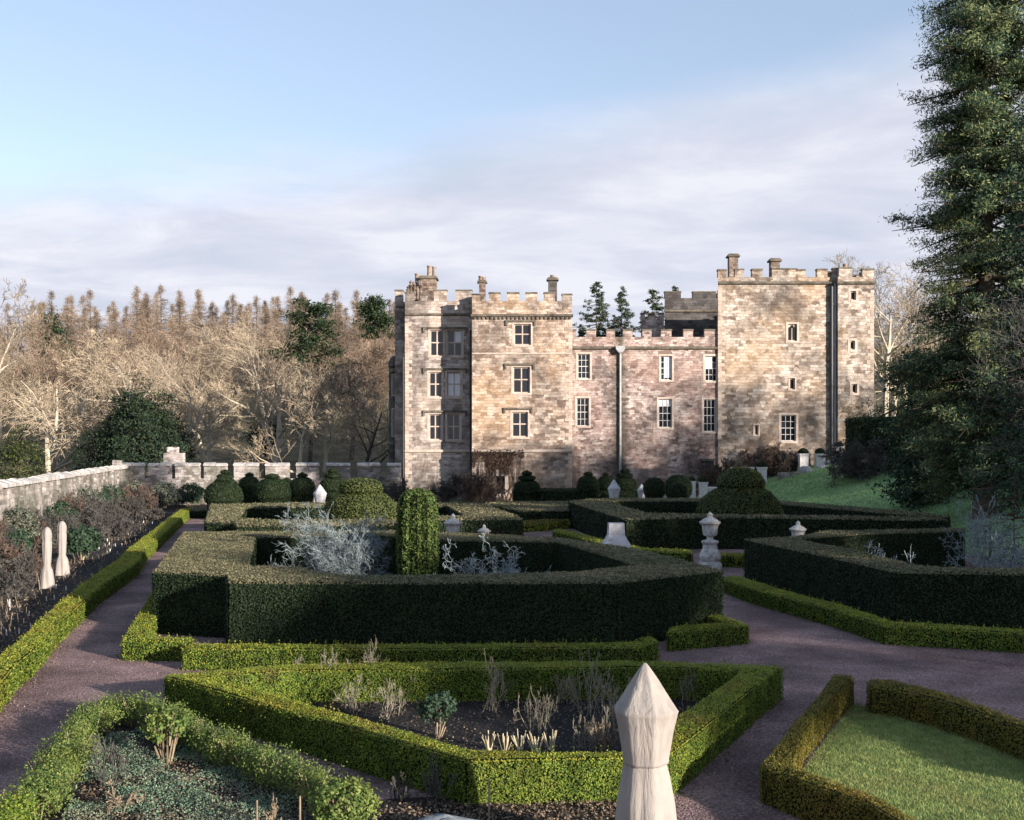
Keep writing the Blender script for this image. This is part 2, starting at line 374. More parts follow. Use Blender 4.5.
M['shrub_green'] = leafmat('shrub_leaves', [(.05, .095, .022), (.095, .16, .035), (.17, .23, .06), (.26, .29, .09)], trans=.35, pscale=1.3, patch=(.22, .25, .06))
M['shrub_blue'] = leafmat('blue_green_leaves', [(.022, .045, .025), (.04, .075, .042), (.07, .11, .065)], trans=.3, pscale=1.3)
M['cover'] = leafmat('ground_cover_leaves', [(.05, .11, .06), (.12, .21, .13), (.21, .32, .21), (.32, .36, .25)], trans=.25, pscale=1.2, patch=(.30, .26, .18))
M['litter'] = leafmat('dead_leaves', [(.09, .06, .035), (.17, .12, .08), (.26, .20, .14), (.12, .09, .075)], trans=.1, pscale=2.)
M['under'] = plain('hedge_interior', (.010, .013, .006), .95, spec=.05)  # dark core: shade between the leaves is put into its colour
M['under_box'] = plain('box_interior', (.016, .022, .007), .95, spec=.05)  # box core, its colour darkened for the shade in leaf gaps
M['conifer'] = leafmat('conifer_needles', [(.010, .032, .024), (.03, .07, .04), (.10, .15, .068), (.33, .34, .14)], trans=.2, pscale=.3, patch=(.28, .27, .11))
M['conifer_blue'] = leafmat('dark_conifer_needles', [(.010, .028, .016), (.020, .045, .024), (.034, .062, .032)], trans=.15, pscale=.4)
M['yew_tree'] = leafmat('yew_tree_needles', [(.006, .016, .011), (.012, .026, .016), (.021, .040, .02), (.05, .065, .025)], trans=.15, pscale=.35, patch=(.03, .05, .02))
M['holly'] = leafmat('holly_leaves', [(.012, .024, .01), (.03, .048, .016), (.09, .10, .03)], trans=.15, pscale=.5, patch=(.10, .11, .035))
M['spruce'] = leafmat('spruce_needles', [(.016, .030, .02), (.04, .062, .034), (.085, .105, .05)], trans=.2, pscale=.3)
M['pine'] = leafmat('pine_needles', [(.012, .026, .014), (.026, .048, .02), (.055, .08, .03)], trans=.2, pscale=.3)
M['larch'] = leafmat('larch_twigs', [(.19, .135, .095), (.29, .215, .155), (.39, .30, .225)], trans=.2, pscale=.12, patch=(.33, .27, .205), objvar=.4)
M['bark_pale'] = noisemat('pale_bark', (.29, .25, .185), (.52, .46, .36), 2.5)
M['bark_twig'] = leafmat('twig_bark', [(.26, .205, .145), (.38, .305, .215), (.50, .415, .295)], trans=0, pscale=.2, patch=(.27, .20, .155), objvar=.45)
M['bark_dark'] = noisemat('dark_bark', (.05, .038, .028), (.11, .085, .062), 3.)
M['bark_grey'] = leafmat('grey_twig_bark', [(.034, .033, .030), (.062, .058, .052), (.105, .098, .088)], trans=0, pscale=.4)
M['bark_red'] = leafmat('reddish_twig_bark', [(.06, .042, .035), (.10, .07, .055), (.145, .105, .08)], trans=0, pscale=.6)
M['lichen'] = leafmat('lichen_bark', [(.10, .13, .14), (.185, .225, .235), (.31, .355, .36)], trans=0, pscale=2.)
M['stem'] = leafmat('dead_stems', [(.11, .083, .056), (.20, .15, .10), (.33, .265, .185)], trans=0, pscale=2.)
M['cane'] = leafmat('rose_canes', [(.12, .10, .08), (.21, .18, .14), (.32, .27, .21), (.13, .15, .08)], trans=0, pscale=2.)
STN = dict(mortar=(.33, .28, .24))
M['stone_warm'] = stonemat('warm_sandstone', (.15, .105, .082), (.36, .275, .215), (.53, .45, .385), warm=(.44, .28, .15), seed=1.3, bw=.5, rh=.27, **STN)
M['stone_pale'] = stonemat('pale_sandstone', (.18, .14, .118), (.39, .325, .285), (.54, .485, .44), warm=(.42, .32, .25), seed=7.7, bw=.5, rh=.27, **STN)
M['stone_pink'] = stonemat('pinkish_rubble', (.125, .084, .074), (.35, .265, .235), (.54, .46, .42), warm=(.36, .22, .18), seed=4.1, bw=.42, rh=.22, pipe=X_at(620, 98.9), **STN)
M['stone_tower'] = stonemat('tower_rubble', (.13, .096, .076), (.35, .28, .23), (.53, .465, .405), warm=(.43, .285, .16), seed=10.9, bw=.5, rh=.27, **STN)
M['stone_dark'] = stonemat('dark_stone', (.035, .032, .031), (.07, .064, .062), (.115, .105, .10), mortar=(.07, .065, .06), seed=3.3)  # dark stone; on far tower and bay it puts shade into the colour
M['stone_quoin'] = noisemat('quoin_stone', (.20, .15, .12), (.52, .44, .37), .9, .9, .5, mid=(.40, .32, .26))
M['stone_stack'] = stonemat('sooty_stack_stone', (.07, .05, .042), (.17, .125, .10), (.30, .23, .185), mortar=(.12, .10, .085), seed=6.2, bw=.4, rh=.22)
M['stone_trim'] = noisemat('weathered_trim', (.045, .04, .032), (.19, .16, .125), 1.6, .9, .5)
M['stone_dress'] = noisemat('dressed_stone', (.34, .265, .22), (.54, .455, .39), 1.4, .85, .3)
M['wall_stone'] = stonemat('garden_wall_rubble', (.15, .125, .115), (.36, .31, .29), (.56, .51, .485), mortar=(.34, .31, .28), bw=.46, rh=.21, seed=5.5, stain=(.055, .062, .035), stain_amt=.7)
M['coping'] = noisemat('lichened_coping', (.22, .20, .185), (.56, .53, .50), 2.6, .9, .6)
M['glass'] = plain('window_glass', (.012, .014, .018), .06, spec=.6)
M['white_paint'] = plain('white_paint', (.55, .53, .50), .5)
M['blind_gleam_tone'] = plain('pale_blind_gleam', (.62, .63, .66), .8)
M['lead'] = noisemat('lead_pipe', (.24, .24, .25), (.40, .40, .41), 2., .55, .1)
M['dark_metal'] = plain('dark_iron', (.05, .05, .055), .5)
M['dark_opening'] = plain('unlit_interior', (.012, .011, .011), .9)
M['urn_stone'] = noisemat('urn_stone', (.15, .145, .13), (.60, .585, .56), 4.5, .85, .8, mid=(.43, .415, .39))
M['planter'] = noisemat('planter_stone', (.48, .46, .45), (.66, .64, .62), 4., .8, .3)
def clothmat(name, c1, c2, c3):
    m, nt, p, out = newmat(name); L = nt.links.new; g = N(nt, 'ShaderNodeTexCoord')
    mp = N(nt, 'ShaderNodeMapping'); mp.inputs['Scale'].default_value = (8, 8, .55); L(g.outputs['Object'], mp.inputs[0])
    a = N(nt, 'ShaderNodeTexNoise', i_Scale=1.0, i_Detail=4.0, i_Roughness=.5, i_Distortion=.4); L(mp.outputs[0], a.inputs['Vector'])
    b_ = N(nt, 'ShaderNodeTexNoise', i_Scale=2.2, i_Detail=5.0, i_Roughness=.6); L(g.outputs['Object'], b_.inputs['Vector'])
    ad = N(nt, 'ShaderNodeMath', operation='ADD'); L(a.outputs[0], ad.inputs[0]); L(b_.outputs[0], ad.inputs[1])
    hf = N(nt, 'ShaderNodeMath', operation='MULTIPLY', i_1=.5); L(ad.outputs[0], hf.inputs[0])
    cr = ramp(nt, [(.36, c1), (.5, c2), (.62, c3)]); L(hf.outputs[0], cr.inputs[0]); L(cr.outputs[0], p.inputs['Base Color']); p.inputs['Roughness'].default_value = .9
    w = N(nt, 'ShaderNodeTexNoise', i_Scale=130., i_Detail=2.0); L(g.outputs['Object'], w.inputs['Vector'])
    h = N(nt, 'ShaderNodeMath', operation='MULTIPLY_ADD', i_1=.12); L(w.outputs[0], h.inputs[0]); L(a.outputs[0], h.inputs[2])
    bu = N(nt, 'ShaderNodeBump', i_Strength=.9, i_Distance=.05); L(h.outputs[0], bu.inputs['Height']); L(bu.outputs[0], p.inputs['Normal'])
    return m


M['sheet'] = clothmat('canvas_wrap', (.23, .205, .188), (.285, .256, .232), (.315, .285, .26))
M['sheet_grey'] = noisemat('grey_canvas_wrap', (.30, .295, .30), (.56, .55, .56), 3., .85, .6)
M['rock'] = noisemat('pale_rock', (.12, .135, .145), (.34, .36, .37), 4., .9, .8)
M['roof_lead'] = plain('roof_lead', (.16, .16, .17), .6)
M['pot'] = noisemat('chimney_pot', (.10, .075, .06), (.34, .26, .20), 4., .8, .2)

# ------------------------------------------------------------------ ground
def grid_sheet(xs, ys, zf, name, mat, kind='structure', dz=0.):
    Xg, Yg = np.meshgrid(xs, ys); Z = zf(Xg, Yg) + dz
    V = np.stack([Xg, Yg, Z], -1).reshape(-1, 3); nx = len(xs)
    i = np.arange(len(ys) - 1)[:, None] * nx + np.arange(nx - 1)[None]; i = i.ravel()
    mb = MB(); mb.add(V, np.stack([i, i + 1, i + nx + 1, i + nx], 1))
    return solo(name, mb, mat, kind=kind, smooth=True)


xs = np.concatenate([np.linspace(-900, -80, 14), np.linspace(-70, 10, 17), np.linspace(11, 60, 60), np.linspace(64, 120, 12), np.linspace(150, 900, 12)])
ys = np.concatenate([np.linspace(-300, -20, 8), np.linspace(-15, 118, 90), np.linspace(122, 320, 34), np.linspace(345, 1500, 14)])
grid_sheet(xs, ys, lambda X, Y: terrain(X, Y) - .012, 'ground', M['grass_ground'])


def poly_sheet(pts, z, name, mat, kind='structure'):
    pts = np.asarray(pts, float); mb = MB(); V = np.c_[pts[:, 0], pts[:, 1], np.full(len(pts), z)]
    if np.sum(V[:, 0] * np.roll(V[:, 1], -1) - np.roll(V[:, 0], -1) * V[:, 1]) < 0: V = V[::-1]
    mb.add(V, [list(range(len(V)))])
    return solo(name, mb, mat, kind=kind)


def wallX(Y): return -32.7 + (93 - Y) * .2186


def fanstrip(Ls, Rs, z, name, mat):
    mb = MB()
    for (a, b), (c, d) in zip(zip(Ls[:-1], Rs[:-1]), zip(Ls[1:], Rs[1:])):
        mb.quad((a[0], a[1], z), (b[0], b[1], z), (d[0], d[1], z), (c[0], c[1], z))
    return solo(name, mb, mat, kind='structure')


yy = [4, 20, 45, 60, 75, 95]
fanstrip([(wallX(y) + .2, y) for y in yy], [(14.3 + min(50, 95 - y) * .152 - .1, y) for y in yy], .0, 'gravel_paths', M['gravel'])
gx, gy = np.linspace(0, 1, 40), np.linspace(46.5, 97.5, 60)
mb = MB()                                # grass bank up to the castle and the firs
Vb = []
for y in gy:
    x0 = 14.3 + min(50, max(0, 95 - y)) * .152 - .05
    for t in gx: Vb.append((x0 + t * 38, y, 0))
Vb = np.array(Vb); Vb[:, 2] = terrain(Vb[:, 0], Vb[:, 1]) + .02 + rng.normal(0, .012, len(Vb))
i = (np.arange(len(gy) - 1)[:, None] * 40 + np.arange(39)[None]).ravel()
mb.add(Vb, np.stack([i, i + 1, i + 41, i + 40], 1)); solo('grass_bank', mb, M['bank_grass'], kind='structure', smooth=True)
xs2 = np.linspace(-220, 220, 60); ys2 = np.linspace(116, 330, 50)
grid_sheet(xs2, ys2, lambda X, Y: terrain(X, Y) + .03, 'wood_floor', M['wood_floor'])

# ------------------------------------------------------------------ hedges
def wob(p):
    return (np.sin(p[:, 0] * 2.1 + p[:, 1] * 1.3) + np.sin(p[:, 1] * 2.7 - p[:, 2] * 3.1 + 1) + np.sin(p[:, 0] * 5.3 + p[:, 2] * 4.7) * .6) / 4.2 + (np.abs(np.sin(3.3 * (p[:, 0] + p[:, 1] * .83))) ** .5 - .62) * .75


def scatter(mb, quads, s, mi, cover=1.7, amp=.03, jit=.55, asp=.6):
    q = np.asarray(quads, float)
    if len(q) == 0: return
    a1 = np.cross(q[:, 1] - q[:, 0], q[:, 3] - q[:, 0]); a2 = np.cross(q[:, 3] - q[:, 2], q[:, 1] - q[:, 2])
    ar = (np.linalg.norm(a1, axis=1) + np.linalg.norm(a2, axis=1)) / 2
    n = int(ar.sum() / (s * s) * cover)
    k = rng.choice(len(q), n, p=ar / ar.sum()); u, v = rng.random((2, n, 1)); qq = q[k]
    p = (qq[:, 0] * (1 - u) + qq[:, 1] * u) * (1 - v) + (qq[:, 3] * (1 - u) + qq[:, 2] * u) * v
    nr = a1 + a2; nr /= np.linalg.norm(nr, axis=1, keepdims=True) + 1e-9; nr = nr[k]
    p = p + nr * ((wob(p)[:, None] * .5 + .5) * amp + np.abs(rng.normal(0, s * .4, (n, 1))))
    mb.leaves(p, nr, s * .62, mi, asp, jit)


FEET = []


def ribbon(name, outer, inner, h, s, mats, label, closed=False, cat='hedge', group=None, z0=0., cover=1.7, amp=.03, px=True, jit=.42, asp=.6):
    O = [P(x, y, h) if px else np.array((x, y, h)) for x, y in outer]; I = [P(x, y, h) if px else np.array((x, y, h)) for x, y in inner]
    n = len(O); e = s * .5
    # small shrink of the solid so that leaves sit proud of it
    top, side = [], []
    rngs = range(n) if closed else range(n - 1)
    for i in rngs:
        j = (i + 1) % n
        t = [O[i], O[j], I[j], I[i]]
        nz = np.cross(t[1] - t[0], t[3] - t[0])[2] + np.cross(t[3] - t[2], t[1] - t[2])[2]
        if nz < 0: t = [O[i], I[i], I[j], O[j]]
        top.append(t); cen = (O[i] + O[j] + I[i] + I[j]) / 4
        for a, b in ((O[i], O[j]), (I[i], I[j])):
            side.append((a, b, cen))
    if not closed:
        side.append((O[0], I[0], (O[1] + I[1]) / 2)); side.append((O[-1], I[-1], (O[-2] + I[-2]) / 2))
    sq = []
    for a, b, cen in side:
        if np.linalg.norm(a - b) < .02: continue
        a0, b0 = a.copy(), b.copy(); a0[2] = z0; b0[2] = z0
        q = [a0, b0, b, a]; nr = np.cross(q[1] - q[0], q[3] - q[0])
        if np.dot(nr, (a + b) / 2 - cen) < 0: q = [b0, a0, a, b]
        sq.append(q)
    mb = MB()
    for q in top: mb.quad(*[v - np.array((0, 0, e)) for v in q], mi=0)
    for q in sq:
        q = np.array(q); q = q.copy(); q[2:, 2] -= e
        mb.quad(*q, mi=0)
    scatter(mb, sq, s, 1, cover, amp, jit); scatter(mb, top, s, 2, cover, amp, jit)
    ar_c, ar_n = [], []
    for a, b, cen in side:
        ln = np.linalg.norm(b - a)
        if ln < .02: continue
        o_ = np.array(((b - a)[1], -(b - a)[0], 0)) / ln
        if np.dot(o_, (a + b) / 2 - cen) < 0: o_ = -o_
        m_ = int(ln / s * 2.6); t_ = rng.random((m_, 1)); p_ = a + (b - a) * t_
        FEET.append((a, b, o_))
        w_ = (wob(p_)[:, None] * .5 + .5) * amp; nn = o_ + np.array((0, 0, 1.))
        ar_c.append(p_ + nn * (w_ * .42 + rng.normal(-s * .15, s * .35, (m_, 1)))); ar_n.append(np.tile(nn, (m_, 1)))
    if s < .05 and mats[1] is not M['yew']:     # stray shoots standing out of the clipped top and sides
        for qs, up_ in ((top, 1), (sq, 0)):
            for q in qs:
                q = np.array(q); A_ = np.linalg.norm(np.cross(q[1] - q[0], q[3] - q[0])); m_ = rng.poisson(A_ * 20)
                if not m_: continue
                u_, v_ = rng.random((2, m_, 1)); p_ = (q[0] * (1 - u_) + q[1] * u_) * (1 - v_) + (q[3] * (1 - u_) + q[2] * u_) * v_
                nr_ = np.cross(q[1] - q[0], q[3] - q[0]); nr_ = nr_ / np.linalg.norm(nr_)
                for k_ in range(4): mb.leaves(p_ + (nr_ * .7 + np.array((0, 0, .5))) * (amp + .012 + .016 * k_) + rng.normal(0, .006, (m_, 3)), np.tile(nr_, (m_, 1)), s * .55, 2, asp, 1.2)
    if ar_c: mb.leaves(np.vstack(ar_c), np.vstack(ar_n), s * .62, 2, asp, jit)
    return solo(name, mb, mats, label, cat, group)


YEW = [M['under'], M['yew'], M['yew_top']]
BOX = [M['under_box'], M['box'], M['box_sunlit']]
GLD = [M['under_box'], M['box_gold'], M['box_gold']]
GY, GB = 'tall clipped yew hedges of the parterre', 'low clipped box edgings'
ribbon('yew_hedge', [(154, 573), (184, 532.5), (397, 531.5), (437, 533), (517, 536.5), (560, 539), (634, 549), (722, 571.5), (616, 583.5), (420, 584), (230, 583.5), (228, 576.5)],
       [(248, 567), (255, 538), (397, 535.5), (437, 541), (517, 541.8), (560, 543), (605, 556), (638, 567), (577, 573), (420, 577), (340, 576), (300, 569)],
       1.6, .042, YEW, 'largest yew hedge ring in front, enclosing the columnar yew and two lichened shrubs', closed=True, group=GY, amp=.05, cover=2.3)
ribbon('yew_hedge', [(1110, 577.5), (1024, 575), (896, 573), (825, 556.5), (745, 540), (798, 537.3), (828, 531.5), (963, 529)],
       [(1110, 572), (1024, 570), (922, 567.5), (855, 551.5), (797, 540.4), (803, 539), (863, 534.5), (963, 531.5)],
       1.5, .048, YEW, 'yew hedge at the right edge opening on a pale bare shrub', group=GY, amp=.05)
ribbon('yew_hedge', [(948, 520.6), (900, 520.2), (760, 518), (700, 517.8), (626, 519.8), (569, 502), (600, 499), (720, 499), (784, 502), (900, 511.5), (950, 517)],
       [(935, 518.6), (895, 517.8), (760, 515.6), (700, 515.2), (648, 514), (607, 503), (620, 501.2), (720, 501.4), (780, 504.3), (890, 513.8), (925, 517)],
       1.5, .08, YEW, 'yew hedge ring around the large bell-shaped topiary', group=GY, amp=.05)
ribbon('yew_hedge', [(206, 523), (211, 505), (330, 503.3), (440, 503.3), (484, 504), (522, 519.5), (437, 520.5), (400, 525.5), (300, 526), (237, 526.5), (235, 523.5)],
       [(238, 519.5), (246, 508), (330, 507), (446, 506.5), (450, 507.5), (467, 517), (437, 517.3), (400, 520.5), (340, 521), (300, 521), (262, 520.6)],
       1.5, .08, YEW, 'yew hedge ring around the olive two-tiered dome', closed=True, group=GY, amp=.05)
ribbon('yew_hedge', [(484, 504), (519, 511), (569, 511)], [(500, 502), (525, 502), (569, 502)], 1.0, .09, YEW,
       'low broad flat-topped yew hedge behind the yellowish box edging', group=GY)
ribbon('yew_hedge', [(514, 490.8), (560, 490.8), (638, 490.8)], [(514, 489), (560, 489), (638, 489)], 1.4, .10, [M['under'], M['topiary'], M['topiary']],
       'straight dark hedge under the tiered topiaries at the castle foot', group=GY)
# the low box edgings
ribbon('box_hedge', [(155, 590), (123, 641), (188, 642)], [(163, 592), (148, 638.5), (192, 638.5)], .45, .033, BOX,
       'box edging turning a corner beside the long path, left of the largest yew ring', group=GB, amp=.045)
ribbon('box_hedge', [(183, 650), (400, 650), (640, 648), (657, 642)], [(190, 645), (400, 645.5), (628, 643.5), (650, 637)], .45, .033, BOX,
       'straight box edging along the front of the largest yew ring', group=GB, amp=.045)
ribbon('box_hedge', [(668, 633), (748, 626), (718, 615.5)], [(672, 627.5), (726, 623.5), (705, 616)], .45, .033, BOX,
       'short box edging round the right corner of the largest yew ring', group=GB, amp=.045)
ribbon('box_hedge', [(165, 677), (467, 762), (560, 760), (650, 758), (668, 756), (698, 733), (753, 689), (781, 668), (657, 663), (400, 664), (276, 667), (208, 673)],
       [(214, 679), (473, 752.5), (560, 755), (640, 753), (652, 742), (672, 722), (718, 692), (742, 672), (657, 668), (400, 671), (290, 671.5), (222, 676.5)],
       .6, .026, BOX, 'diamond of low box hedge around the rose bed behind the wrapped statue', closed=True, group=GB, amp=.05, cover=2.3)
ribbon('box_hedge', [(851, 677), (834, 676), (823, 693), (790, 731), (762, 767), (818, 788), (870, 805), (895, 820), (925, 842)],
       [(852, 679.5), (851, 680), (835, 694), (801, 731), (792, 767), (831, 783), (879, 800), (905, 816), (937, 838)],
       .5, .027, GLD, 'bronze-tinged box hedge on the left and front sides of the triangular lawn', group=GB, amp=.035, cover=2.0)
ribbon('box_hedge', [(869, 682), (890, 681), (928, 690), (984, 708), (1024, 724), (1110, 757)], [(872, 688), (893, 690), (934, 699.5), (976, 712.5), (1024, 730), (1110, 765)],
       .5, .030, GLD, 'ragged bronze box hedge on the right side of the triangular lawn', group=GB, amp=.06, cover=2.0)
ribbon('box_hedge', [(722, 579), (756, 590.5), (800, 602), (820, 607), (854, 617), (884, 626.5), (940, 629.5), (1024, 634.5), (1110, 640)],
       [(735, 576.5), (770, 587), (815, 599.5), (835, 604), (862, 612.5), (890, 622.5), (940, 625.5), (1024, 630.5), (1110, 635.5)],
       .45, .036, BOX, 'long curving box edging at the foot of the right-hand yew hedge', group=GB, amp=.045)
ribbon('box_hedge', [(553, 531.5), (600, 543.5), (640, 551), (691, 553.5)], [(560, 529.5), (606, 541), (644, 548.8), (691, 551.3)], .45, .07, BOX,
       'box edging behind the cut-off white wrapped plinth', group=GB, amp=.045)
ribbon('box_hedge', [(721, 556), (775, 558)], [(721, 553.8), (775, 555.5)], .45, .07, BOX, 'short box edging just right of the tall stone urn', group=GB, amp=.045)
ribbon('box_hedge', [(521, 524.5), (548, 523), (552, 521.8), (569, 521)], [(521, 521.5), (546, 520.4), (552, 519.6), (569, 519)], .45, .08, [M['under_box'], M['box_sunlit'], M['box_gold']],  # yellow sun on this edging is put into its leaf colour
       'yellowish box edging at the gap in the hedges below the castle', group=GB, amp=.045)
ribbon('box_hedge', [(-60, 722), (0, 657), (17, 645), (39, 622), (82, 585), (120, 559), (126, 552), (182, 509)],
       [(-50, 746), (12, 668), (38, 647), (60, 622), (100, 587), (138, 562), (144, 551), (191, 509)],
       .5, .034, BOX, 'long box hedge between the gravel path and the border under the garden wall', group=GB, amp=.06)
ribbon('box_hedge', [(191.5, 508.6), (209, 508.6)], [(191.5, 511), (209, 511)], .5, .09, YEW, 'dark cross hedge closing the far end of the long path', group=GB, amp=.045)

# the soil of the beds
hedge_l = [P(x, y, .5) for x, y in [(-60, 722), (0, 657), (17, 645), (39, 622), (82, 585), (120, 559), (126, 552), (182, 509)]]
mb = MB()
for a, b in zip(hedge_l[:-1], hedge_l[1:]):
    mb.quad((wallX(a[1]) + .1, a[1], .008), (a[0] + .15, a[1], .008), (b[0] + .15, b[1], .008), (wallX(b[1]) + .1, b[1], .008))
e = hedge_l[-1]; mb.quad((wallX(e[1]) + .1, e[1], .008), (e[0] + .15, e[1], .008), (e[0] + 1, 92.5, .008), (wallX(92.5) + .1, 92.5, .008))
solo('border_soil', mb, M['soil'], kind='structure')
poly_sheet([P(x, y, .6)[:2] for x, y in [(190, 678), (470, 757), (650, 756), (672, 735), (760, 670), (657, 666), (400, 667), (250, 671)]], .008, 'rose_bed_soil', M['soil'])
for pts, nm in (([(200, 560), (220, 535), (400, 534), (560, 541), (636, 560), (680, 570), (590, 580), (260, 580)], 1.6),
                ([(1080, 574), (900, 570), (800, 539.5), (840, 533), (963, 530.5)], 1.5), ([(590, 503), (640, 517), (930, 519), (800, 504), (720, 500)], 1.5),
                ([(225, 522), (228, 506), (440, 505), (490, 518), (400, 523)], 1.5)):
    poly_sheet([P(x, y, nm)[:2] for x, y in pts], .008, 'hedged_bed_soil', M['soil'])
LAWN = [P(x, y, .5)[:2] for x, y in [(852, 679), (840, 694), (808, 731), (785, 765), (830, 783), (880, 800), (930, 838), (1060, 845), (1110, 765), (1024, 728), (934, 695), (885, 684)]]
poly_sheet(LAWN, .009, 'lawn', M['lawn'])


def in_poly(px, py, poly):
    r = np.zeros(len(px), bool); j = len(poly) - 1
    for i in range(len(poly)):
        xi, yi = poly[i][:2]; xj, yj = poly[j][:2]
        c = ((yi > py) != (yj > py)) & (px < (xj - xi) * (py - yi) / (yj - yi + 1e-12) + xi); r ^= c; j = i
    return r


def pts_in(poly, n):
    poly = np.array(poly); lo, hi = poly.min(0), poly.max(0); out = np.zeros((0, 2))
    while len(out) < n:
        p = rng.uniform(lo[:2], hi[:2], (n * 2, 2)); out = np.vstack([out, p[in_poly(p[:, 0], p[:, 1], poly)]])
    return out[:n]


def blades(poly, n, h, w, mat, name, z=.01):
    p = pts_in(poly, n); b = np.c_[p, np.full(n, z)]; a = rng.uniform(0, 6.28, n)
    t = np.c_[np.cos(a), np.sin(a), np.zeros(n)] * w; lean = np.c_[rng.normal(0, .5, (n, 2)), np.ones(n)]; lean = lean * (h * rng.uniform(.5, 1.3, (n, 1)))
    V = np.stack([b - t, b + t, b + lean], 1).reshape(-1, 3); mb = MB(); mb.add(V, (np.arange(n) * 3)[:, None] + np.arange(3)[None])
    return solo(name, mb, mat, kind='stuff', origin=(p[:, 0].mean(), p[:, 1].mean(), 0))


M['blade'] = leafmat('grass_blades', [(.11, .18, .055), (.20, .285, .09), (.32, .38, .125), (.45, .43, .18)], trans=.35, pscale=.9, patch=(.30, .29, .11))
o = blades(LAWN, 60000, .045, .006, M['blade'], 'lawn_grass'); tag(o, 'short mown grass of the triangular lawn', 'grass')
bp = np.array([(15.5, 93), (19, 70), (21.2, 52), (30, 52), (34, 70), (33, 95)])
n = 40000; p = pts_in(bp, n); z = terrain(p[:, 0], p[:, 1]) + .02; b = np.c_[p, z]; a = rng.uniform(0, 6.28, n)
t = np.c_[np.cos(a), np.sin(a), np.zeros(n)] * .03; le = np.c_[rng.normal(0, .5, (n, 2)), np.ones(n)] * (.12 * rng.uniform(.5, 1.3, (n, 1)))
mb = MB(); mb.add(np.stack([b - t, b + t, b + le], 1).reshape(-1, 3), (np.arange(n) * 3)[:, None] + np.arange(3)[None])
M['bank_blade'] = leafmat('bank_grass_blades', [(.14, .25, .10), (.22, .36, .155), (.33, .46, .23)], trans=.3, pscale=.3)
solo('bank_grass', mb, M['bank_blade'], 'rougher grass on the sloping bank below the firs', 'grass', kind='stuff')

# ------------------------------------------------------------------ topiary
def topiary(name, X, Y, prof, s, mat, label, group=None, z0=0., wobf=None, n=28, cover=1.8, grooves=False):
    mb = MB(); prof = [(r, z) for r, z in prof]
    # refine the profile
    pr = []
    for (r0, z0_), (r1, z1_) in zip(prof[:-1], prof[1:]):
        m = max(1, int(math.hypot(r1 - r0, z1_ - z0_) / .2))
        for k in range(m): pr.append((r0 + (r1 - r0) * k / m, z0_ + (z1_ - z0_) * k / m))
    pr.append(prof[-1]); ph = rng.uniform(0, 6.28, 3)
    w = wobf or (lambda a, z: 1 + .03 * math.sin(3 * a + ph[0] + z) + .02 * math.sin(5 * a + ph[1] - 2 * z))
    rings = [[(X + max(.01, r) * w(2 * math.pi * j / n, z) * math.cos(2 * math.pi * j / n), Y + max(.01, r) * w(2 * math.pi * j / n, z) * math.sin(2 * math.pi * j / n), z0 + z) for j in range(n)] for r, z in pr]
    sh = [[(X + (p[0] - X) * (1 - s * .5), Y + (p[1] - Y) * (1 - s * .5), p[2]) for p in r] for r in rings]
    mb.loft(sh, 0, cap=True)
    q = []
    for i in range(len(rings) - 1):
        for j in range(n):
            k = (j + 1) % n; q.append([rings[i][j], rings[i][k], rings[i + 1][k], rings[i + 1][j]])
    scatter(mb, q, s, 1, cover, .02, .5)
    return solo(name, mb, [M['under'], mat], label, 'topiary', group, origin=(X, Y, z0))


def tiered(w, h): return [(w * .62, 0), (w * .92, h * .10), (w, h * .26), (w * .96, h * .40), (w * .74, h * .53), (w * .42, h * .57), (w * .40, h * .61), (w * .66, h * .645), (w * .64, h * .75), (w * .28, h * .79), (w * .24, h * .83), (w * .40, h * .87), (w * .32, h * .96), (.01, h)]
def domep(w, h): return [(w * .86, 0), (w, h * .12), (w * 1.0, h * .34), (w * .90, h * .55), (w * .70, h * .70), (w * .48, h * .77), (w * .24, h * .80), (w * .23, h * .83), (w * .40, h * .87), (w * .30, h * .96), (.01, h)]


GT = 'clipped topiary shapes'
def topi_px(xc, wpx, ytop, Y, kind, mat, label, s=.065, z0=0., yb=None):
    h = Z_at(ytop, Y) - z0; w = wpx / 2 / F * Y
    yb = yb or (ytop + min(26, max(17, wpx * .9))); zb_ = max(.2, Z_at(yb, Y))
    sh = kind(w, h - zb_); pr = [(sh[0][0] * .9, 0), (sh[0][0] * .97, zb_)] + [(r, z + zb_) for r, z in sh[1:]]
    topiary('topiary', X_at(xc, Y), Y, pr, s, mat, label, GT, z0)


# hedge walls keep the near topiary on the ground behind them
topi_px(360, 78, 479, 56, lambda w, h: [(w * .99, 0), (w, h * .14), (w * .94, h * .32), (w * .82, h * .50), (w * .64, h * .64), (w * .44, h * .665), (w * .44, h * .69), (w * .54, h * .73), (w * .55, h * .84), (w * .46, h * .93), (w * .25, h * .985), (.01, h)], M['topiary_olive'], 'big olive-green dome with a flat cushion on top', .07, yb=524)
topi_px(741, 86, 467.5, 58, lambda w, h: [(w, 0), (w * .98, h * .15), (w * .87, h * .35), (w * .69, h * .50), (w * .53, h * .575), (w * .49, h * .60), (w * .54, h * .64), (w * .53, h * .74), (w * .43, h * .87), (w * .24, h * .96), (.01, h)], M['topiary_olive'], 'large bell-shaped yew dome in front of the bank', .07, yb=518)
topi_px(225, 24, 470, 80, tiered, M['topiary'], 'topiary peeping over the big cottage-loaf shape at the left end')
topi_px(223, 37, 477, 74, domep, M['topiary'], 'broad cottage-loaf topiary at the far end of the long path')
topi_px(249.5, 22, 473, 82, domep, M['topiary'], 'small round topiary with button top, second shape from the long path')
topi_px(272, 37, 474, 75, domep, M['topiary'], 'wide cottage-loaf topiary between two narrower round shapes')
